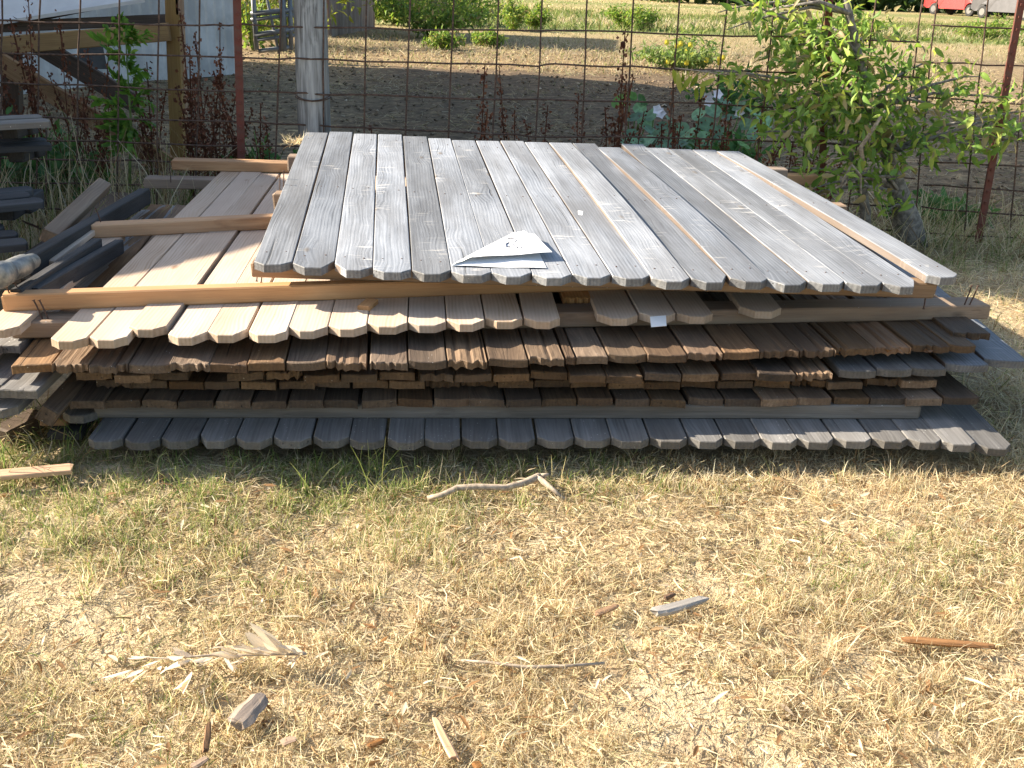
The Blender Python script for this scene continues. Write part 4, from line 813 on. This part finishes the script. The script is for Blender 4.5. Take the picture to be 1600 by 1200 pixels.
# white corrugated shed
CW = plain("white_corrugated_iron", (.43, .44, .45), .55, .1, .22, 2.2, .05)
a0 = Vector((-2.06, 12.96, 0)); wd_ = Vector((-.506, -.863, 0)); nb = Vector((-.863, .506, 0))
shed = empty("white_shed", a0, "white corrugated iron shed behind the timber frame at left", "shed")
def corrugated(name, o, u, ln, h, par, mat, pitch=.13, amp=.012, hs=None):
    u = u.normalized(); nn = Vector((-u.y, u.x, 0)); n_ = int(ln/pitch)*4; V = []; Fc = []
    for i in range(n_+1):
        s = ln*i/n_; p_ = o+u*s+nn*amp*math.sin(i*math.pi/2); top_ = h if hs is None else hs(s/ln)
        V += [p_, p_+Vector((0, 0, top_)), p_-nn*.03, p_-nn*.03+Vector((0, 0, top_))]
    for i in range(n_): q = i*4; Fc += [(q, q+4, q+5, q+1), (q+2, q+3, q+7, q+6), (q+1, q+5, q+7, q+3)]
    Fc += [(0, 1, 3, 2), (n_*4, n_*4+2, n_*4+3, n_*4+1)]
    return link(name, mesh(name, V, Fc, False), mat, par)
HS = 5.2; LN = 7.8; DP = 6.5
for k in range(9): corrugated("wall_sheet", a0+wd_*(LN/9*k)-nb*(.006*(k % 2)), wd_, LN/9+.04, HS, shed, CW)
corrugated("wall_sheet", a0, nb, DP, HS, shed, CW); corrugated("wall_sheet", a0+wd_*LN+nb*DP, -wd_, LN, HS, shed, CW); corrugated("wall_sheet", a0+wd_*LN, nb, DP, HS, shed, CW)
rfm = plain("rusty_roof_iron", (.25, .2, .18), .6, .3, .3, 4, .1)
r0 = a0-nb*.2-wd_*.2; r1 = r0+wd_*(LN+.4); q0 = r0+nb*(DP+.4); q1 = r1+nb*(DP+.4); V = [v+Vector((0, 0, z)) for v, z in ((r0, HS), (r1, HS), (q1, HS+.3), (q0, HS+.3))]; V += [v+Vector((0, 0, .06)) for v in V]
link("roof", mesh("roof", V, [(0, 1, 2, 3), (4, 7, 6, 5), (0, 4, 5, 1), (1, 5, 6, 2), (2, 6, 7, 3), (3, 7, 4, 0)]), rfm, shed)
# dark flap on its wall
cA = [aty(x, y, 9.6) for x, y in [(124, 108), (168, 108), (160, 68), (130, 68)]]
DKM = plain("dark_grey_flap", (.06, .065, .07), .6, 0, .2, 8, .05)
V = [Vector(v) for v in cA]+[Vector(v)+Vector((-.05, .04, 0)) for v in cA]; ob = link("dark_panel", mesh("dark_panel", V, [(0, 1, 2, 3), (7, 6, 5, 4)]+[(i, i+4, (i+1) % 4+4, (i+1) % 4) for i in range(4)]), DKM); tag(ob, "dark grey tapered panel leaning before the white shed wall", "panel")
# wooden shed
WB = wood("barn_board", (.34, .32, .29), (.22, .19, .165), (.10, .06, .045), stain=(.20, .09, .06), stain_amt=.7, crack=.9, vary=.2)
b1, b2 = atz(515, 58), atz(586, 45); ws = empty("wooden_shed", b1, "old grey board shed with reddish streaks, far behind the wooden post", "shed"); u = (b2-b1); LN2 = u.length; u.normalize(); nn = Vector((-u.y, u.x, 0))
k = int(LN2/.22)
for i in range(k+1): link("board", box_mesh("board", .205, 3.0+RR.uniform(-.03, .03), .025, .003, .01, 1, i), WB, ws, frame(b1+u*(i+.5)*LN2/(k+1)+Vector((0, 0, .0)), (0, 0, 1), Vector((u.y, -u.x, 0))))
for i in range(18): link("board", box_mesh("board", .205, 3.0, .025, .003, .01, 1, 60+i), WB, ws, frame(b1+nn*(.12+i*.22), (0, 0, 1), -u)); link("board", box_mesh("board", .205, 3.0, .025, .003, .01, 1, 80+i), WB, ws, frame(b2+nn*(.12+i*.22), (0, 0, 1), u))
V = [b1-u*.3-nn*.3, b2+u*.3-nn*.3, b2+u*.3+nn*4.3, b1-u*.3+nn*4.3]; V = [v+Vector((0, 0, 3.0+(.0 if i < 2 else .5))) for i, v in enumerate(V)]; V += [v+Vector((0, 0, .07)) for v in V]
link("roof", mesh("roof", V, [(0, 1, 2, 3), (4, 7, 6, 5), (0, 4, 5, 1), (1, 5, 6, 2), (2, 6, 7, 3), (3, 7, 4, 0)]), rfm, ws)
# pale gate
PB = plain("pale_blue_steel", (.19, .205, .22), .5, .3, .15, 10, .05)
gt = empty("metal_gate", aty(440, 82, 15), "pale blue tubular steel gate standing between the white shed and the wooden post", "gate")
for nm, p0, p1, r in [("upright", (394, -30), (401, 78), .035), ("upright", (440, -30), (444, 80), .05), ("upright", (453, -10), (455, 78), .035), ("bar", (392, 22), (470, 14), .035), ("bar", (392, 31), (470, 22), .025), ("bar", (398, 55), (470, 44), .035), ("bar", (398, 63), (470, 54), .025), ("bar", (404, 80), (458, 73), .03), ("bar", (392, -12), (470, -16), .03), ("strut", (411, -30), (436, 84), .02)]:
    link(nm, tube_mesh(nm, [aty(*p0, 15), aty(*p1, 15)], r, 8), PB, gt)
bush("green_weed", atz(395, 78), 1.2, .5, 420, .08, .16, LG*.9, "yellow-green shrub behind the pale blue gate", "plant"); bush("green_weed", atz(440, 70), 1.8, 1.3, 900, .1, .2, YG*.6, "tall dry yellowish scrub behind the pale blue gate", "plant")

# ------------------------------------------------------------------ vehicles
def vehicle(name, p0, yaw, paint, label, cat, nose=False):
    e = empty(name, p0, label, cat); m0 = Matrix.Translation(p0) @ Matrix.Rotation(yaw, 4, 'Z')
    PT = paint; BLK = bpy.data.materials.get("tyre_rubber") or plain("tyre_rubber", (.025, .025, .027), .8, 0, .2, 10, 0); GL = bpy.data.materials.get("vehicle_glass") or plain("vehicle_glass", (.03, .035, .04), .08, 0, .1, 2, 0); CH = bpy.data.materials.get("bumper_steel") or plain("bumper_steel", (.22, .22, .22), .4, .6, .05, 4, 0)
    prof = [(-2.6, .55), (-2.6, 1.15), (-.55, 1.18), (-.45, 1.22), (-.25, 1.78), (.95, 1.80), (1.55, 1.22), (2.55, 1.08), (2.65, .85), (2.65, .5)]
    def arch(cx): return [(cx+.46*math.cos(a), .42+.46*math.sin(a)) for a in np.linspace(0, math.pi, 9)]
    outl = prof + [(2.3, .42)] + arch(1.7) + [(1.1, .42), (-1.1, .42)] + arch(-1.6)+[(-2.3, .42)]
    n_ = len(outl); V = [(x, -.9, z) for x, z in outl]+[(x, .9, z) for x, z in outl]; bm = bmesh.new(); vs = [bm.verts.new(v) for v in V]
    bm.faces.new(vs[:n_][::-1]); bm.faces.new(vs[n_:])
    for i in range(n_): bm.faces.new((vs[i], vs[(i+1) % n_], vs[n_+(i+1) % n_], vs[n_+i]))
    for v in bm.verts:
        if v.co.z > 1.25: v.co.y *= .84
    bmesh.ops.triangulate(bm, faces=[f for f in bm.faces if len(f.verts) > 4]); bmesh.ops.recalc_face_normals(bm, faces=bm.faces); me = bpy.data.meshes.new("body"); bm.to_mesh(me); bm.free(); link("body", me, PT, e, m0)
    for s in (-1, 1):
        link("side_window", mesh("side_window", [(-.15, s*.875, 1.27), (1.3, s*.875, 1.27), (.92, s*.765, 1.72), (-.12, s*.765, 1.72)], [(0, 1, 2, 3)]), GL, e, m0)
        for cx in (1.7, -1.6):
            wl = link("wheel", tube_mesh("wheel", [(cx, s*.66, .38), (cx, s*.68, .38), (cx, s*.90, .38), (cx, s*.92, .38)], [.34, .38, .38, .34], 20, False), BLK, e, m0); rm = link("rim", tube_mesh("rim", [(cx, s*.9, .38), (cx, s*.935, .38)], .22, 14, False), CH, e, m0)
        link("headlight", mesh("headlight", [(2.668, s*.55, .82), (2.668, s*.85, .82), (2.658, s*.85, 1.0), (2.658, s*.55, 1.0)], [(0, 1, 2, 3)]), CH, e, m0)
    link("windscreen", mesh("windscreen", [(1.5, -.78, 1.28), (1.5, .78, 1.28), (1.02, .70, 1.74), (1.02, -.70, 1.74)], [(0, 1, 2, 3)]), GL, e, m0)
    for x in (2.66, -2.78): link("bumper", box_mesh("bumper", .12, 1.8, .2, .03), CH, e, m0 @ Matrix.Translation((x+.03, -.9, .62)))
    return e
c = atz(1528, 26); vehicle("pickup_truck", Vector((c.x-.6, c.y+1.5, 0)), math.radians(-72), plain("red_paint", (.36, .025, .025), .35, 0, .1, 3, 0), "red pickup truck parked far off at the top right corner", "pickup truck")
c = atz(1600, 32); vehicle("pickup_truck", Vector((c.x, c.y+1.5, 0)), math.radians(-72), plain("grey_paint", (.085, .085, .095), .35, .2, .1, 3, 0), "grey pickup truck parked right of the red one at the top right corner", "pickup truck")
HG = np.array([(.05, .09, .025), (.07, .12, .03), (.04, .07, .02)])
n_ = 5000; X = RNG.uniform(18, 62, n_); Y = RNG.uniform(80, 88, n_); Zz = RNG.random(n_)**.7*3.6*(.5+.6*vnoise(X*.3, Y*.3, 31)); v, q, c_ = rand_leaf(n_, np.stack([X, Y, Zz], 1), .5, 1.0, .6, HG)
tag(link("far_hedge", np_mesh("far_hedge", v, q, c_), LEAF), "dark hedge at the far side of the field behind the trucks", "hedge", None, 'stuff')

# ------------------------------------------------------------------ litter on the lawn
def stick(name, pts, rad, mat, label, cat, z=.02, zz=None):
    P_ = [atz(x, y, z) for x, y in pts]
    for i, p_ in enumerate(P_): p_.z = zg(p_.x, p_.y)+z+(zz[i] if zz else 0)
    return tag(link(name, tube_mesh(name, P_, rad, 7), mat), label, cat)
def twig_pair():
    e = empty("fallen_branch", atz(770, 752), "curved bare branch lying on the lawn before the stack", "branch")
    def pts(l): return [(lambda p_: Vector((p_.x, p_.y, zg(p_.x, p_.y)+z)))(atz(x, y, z)) for x, y, z in l]
    link("limb", tube_mesh("limb", pts([(668,769,.02),(690,764,.03),(715,752,.04),(745,750,.045),(790,752,.04),(820,746,.04),(842,738,.045),(848,742,.03)]), [.006, .007, .008, .008, .008, .009, .010, .008], 8), TWIG, e)
    link("side_shoot", tube_mesh("side_shoot", pts([(840,739,.045),(862,757,.03),(882,775,.015)]), [.008, .006, .004], 7), TWIG, e)
    link("side_shoot", tube_mesh("side_shoot", pts([(845,738,.045),(858,735,.05)]), [.008, .003], 7), TWIG, e)
twig_pair()
stick("twig", [(720,1026),(770,1030),(820,1036),(880,1034),(945,1029)], [.002, .003, .0035, .003, .0025], TWIG, "thin pale twig lying in the dry grass at the bottom centre", "twig", .022)
def splinter_mesh(L, w, t, seed):
    R = random.Random(seed); V = []; Fc = []; S = [(0, .72), (.04, .95), (.2, 1.05), (.45, 1), (.7, .9), (.9, .8), (1, .5)]; k = 7
    jl = [R.uniform(-.05, .05)*L for _ in range(k)]; sh = [R.uniform(.8, 1.15) for _ in range(k)]
    for u, f in S:
        dx = R.uniform(-.07, .07)*w
        for i in range(k):
            a = 2*math.pi*(i+.5)/k; ed = jl[i] if u in (0, 1) else 0
            V.append((dx+w*.55*f*math.copysign(abs(math.cos(a))**.6, math.cos(a))*sh[i]*R.uniform(.93, 1.07), u*L+ed, -t*.5+t*.55*f*math.copysign(abs(math.sin(a))**.6, math.sin(a))*sh[i]*R.uniform(.9, 1.1)))
    for j in range(len(S)-1):
        for i in range(k): a, b = j*k+i, j*k+(i+1) % k; Fc.append((a, a+k, b+k, b))
    Fc.append(tuple(range(k))); Fc.append(tuple((len(S)-1)*k+i for i in reversed(range(k)))); return mesh("wood_chip", V, Fc)
def chip(p0, p1, wd, th, mat, label, seed, z=.03, roll=0, style='square'):
    A, B = atz(*p0, z), atz(*p1, z); A.z = zg(A.x, A.y)+z; B.z = zg(B.x, B.y)+z
    me = splinter_mesh((B-A).length, wd, th, seed); return tag(link("wood_chip", me, mat, None, frame(A, B-A) @ Matrix.Rotation(roll, 4, 'Y')), label, "wood chip")
CW_ = wood('sun_bleached_chip', (.45, .42, .385), (.34, .315, .285), (.21, .19, .17), vary=.05, rough=.9)
CB_ = wood('brown_chip', (.36, .28, .21), (.27, .20, .15), (.15, .11, .08), vary=.05, rough=.9)
chip((373, 1128), (412, 1082), .034, .02, CB_, "chunky grey-brown wood piece with an orange broken end, bottom left", 1, .04, .35)
chip((1023, 947), (1105, 925), .022, .012, CW_, "pale grey wood splinter in the dry grass right of centre", 2, .035, .25)
chip((932, 950), (967, 937), .012, .008, RT_, "small orange-brown chip left of the pale grey splinter", 3, .03, .2)
chip((1418, 986), (1560, 1000), .016, .012, RT_, "long orange-brown rotten sliver at the lower right", 4, .032, .3, 'rotten')
chip((712, 1180), (680, 1114), .014, .006, RL, "tan sliver pointing down at the bottom centre", 5, .03, .1, 'rotten')
chip((322, 1172), (327, 1128), .010, .006, RT_, "curled orange sliver beside the chunky wood piece", 6, .03, .4)
chip((740, 1190), (752, 1185), .016, .006, RT_, "short orange chip near the bottom edge", 7, .025)
chip((575, 1158), (600, 1148), .014, .006, RT_, "flat orange chip near the bottom edge, left of the tan sliver", 8, .025)
chip((1040, 925), (1056, 918), .010, .008, RT_, "tiny orange crumb above the pale grey splinter", 9, .03)
chip((300, 1198), (325, 1183), .016, .006, CB_, "grey flat chip at the very bottom left", 10, .03)
chip((440, 1160), (462, 1152), .016, .004, RF, "brown bark flake right of the chunky wood piece", 12, .025)
P0, P1 = atz(-40, 742, .05), atz(112, 729, .05); tag(link("board", box_mesh("board", .034, (P1-P0).length, .012, .002, .004, 3, 50), RL, None, frame(P0, P1-P0) @ Matrix.Rotation(.15, 4, 'Y')), "narrow orange-tan board lying on the grass at the left edge", "board")
# dry leafy twig
lt = empty("dry_leafy_twig", atz(330, 1035), "fallen twig with bleached dry leaves lying on the lawn at lower left", "twig")
sp_ = [(205,1030),(260,1034),(330,1028),(400,1028),(440,1027),(478,1026)]; PP = []
for x, y in sp_: p_ = atz(x, y, .03); p_.z = zg(p_.x, p_.y)+.035; PP.append(p_)
link("stem", tube_mesh("stem", PP, [.0012, .0016, .002, .0022, .0024, .0026], 6), TWIG, lt)
PL = np.array([(.80, .72, .62), (.74, .64, .52), (.84, .78, .70)])
fr_ = [(455,1027,388,976,.075,.30),(425,1028,382,985,.05,.34),(405,1027,365,1003,.04,.32),(420,1027,372,1000,.05,.3),(385,1027,330,1015,.03,.36),(372,1028,340,1012,.03,.34),(300,1028,268,1017,.025,.34),(330,1030,300,1030,.02,.34),(345,1030,310,1040,.012,.3),(300,1035,255,1048,.01,.34),(260,1045,250,1051,.01,.4),(205,1050,157,1056,.02,.3),(225,1050,195,1058,.015,.3),(475,1026,445,1005,.04,.22),(470,1028,448,1037,.01,.25),(350,1032,370,1042,.0,.25),(300,1053,282,1077,.02,.34),(235,1030,200,1026,.015,.25),(385,1031,355,1038,.01,.3),(250,1036,220,1040,.01,.3),(290,1030,262,1026,.03,.3),(440,1027,410,1004,.045,.28)]
fr_ += [(a+RNG.uniform(-12, 12), b+RNG.uniform(-1, 2), c+RNG.uniform(-14, 14), d+RNG.uniform(-8, 8), max(0, u_*RNG.uniform(.6, 1.2)), wf*RNG.uniform(.6, 1)) for a, b, c, d, u_, wf in fr_]
for (bx, by, ex, ey, u_, wf) in fr_:
    a = atz(bx, by, .03); a.z = zg(a.x, a.y)+.034; c = atz(ex, ey, .03+u_); c.z = zg(c.x, c.y)+.025+u_; D = (c-a); ln = D.length; D.normalize(); Nn = Vector((-.6+RNG.normal(0, .25), -.15, .8)); Nn = (Nn-D*Nn.dot(D)).normalized()
    v, q, c_ = leaf_arr(1, np.zeros((1, 3)), np.array([D]), np.array([Nn]), np.array([ln]), np.array([max(.009, min(.018, ln*wf*1.1))]), pick(PL, 1), RNG.uniform(-.3, .35), RNG.uniform(-.1, .15)); link("dry_leaf", np_mesh("dry_leaf", v, q, c_, True), GRASS, lt, Matrix.Translation(a))
# bleached leaf bits through the lawn
n_ = 1500; X, Y = scatter(n_, -1.4, 2.2, 1.0, 2.3); n_ = len(X); D = RNG.normal(0, 1, (n_, 3)); D[:, 2] *= .15; D = unit(D); Nn = np.tile(np.array([[0., 0., 1.]]), (n_, 1))+RNG.normal(0, .3, (n_, 3)); Nn = unit(Nn-D*np.sum(Nn*D, 1, keepdims=True)); ln = RNG.uniform(.012, .04, n_)
v, q, c_ = leaf_arr(n_, np.stack([X, Y, zground(X, Y)+.018], 1), D, Nn, ln, ln*RNG.uniform(.12, .28, n_), pick(np.array([(.72, .6, .44), (.8, .72, .58), (.34, .2, .1), (.46, .32, .18), (.28, .17, .09)]), n_), .2, .1)
tag(link("leaf_litter", np_mesh("leaf_litter", v, q, c_, True), GRASS), "bits of bleached leaf strewn through the dry lawn", "leaf litter", None, 'stuff')
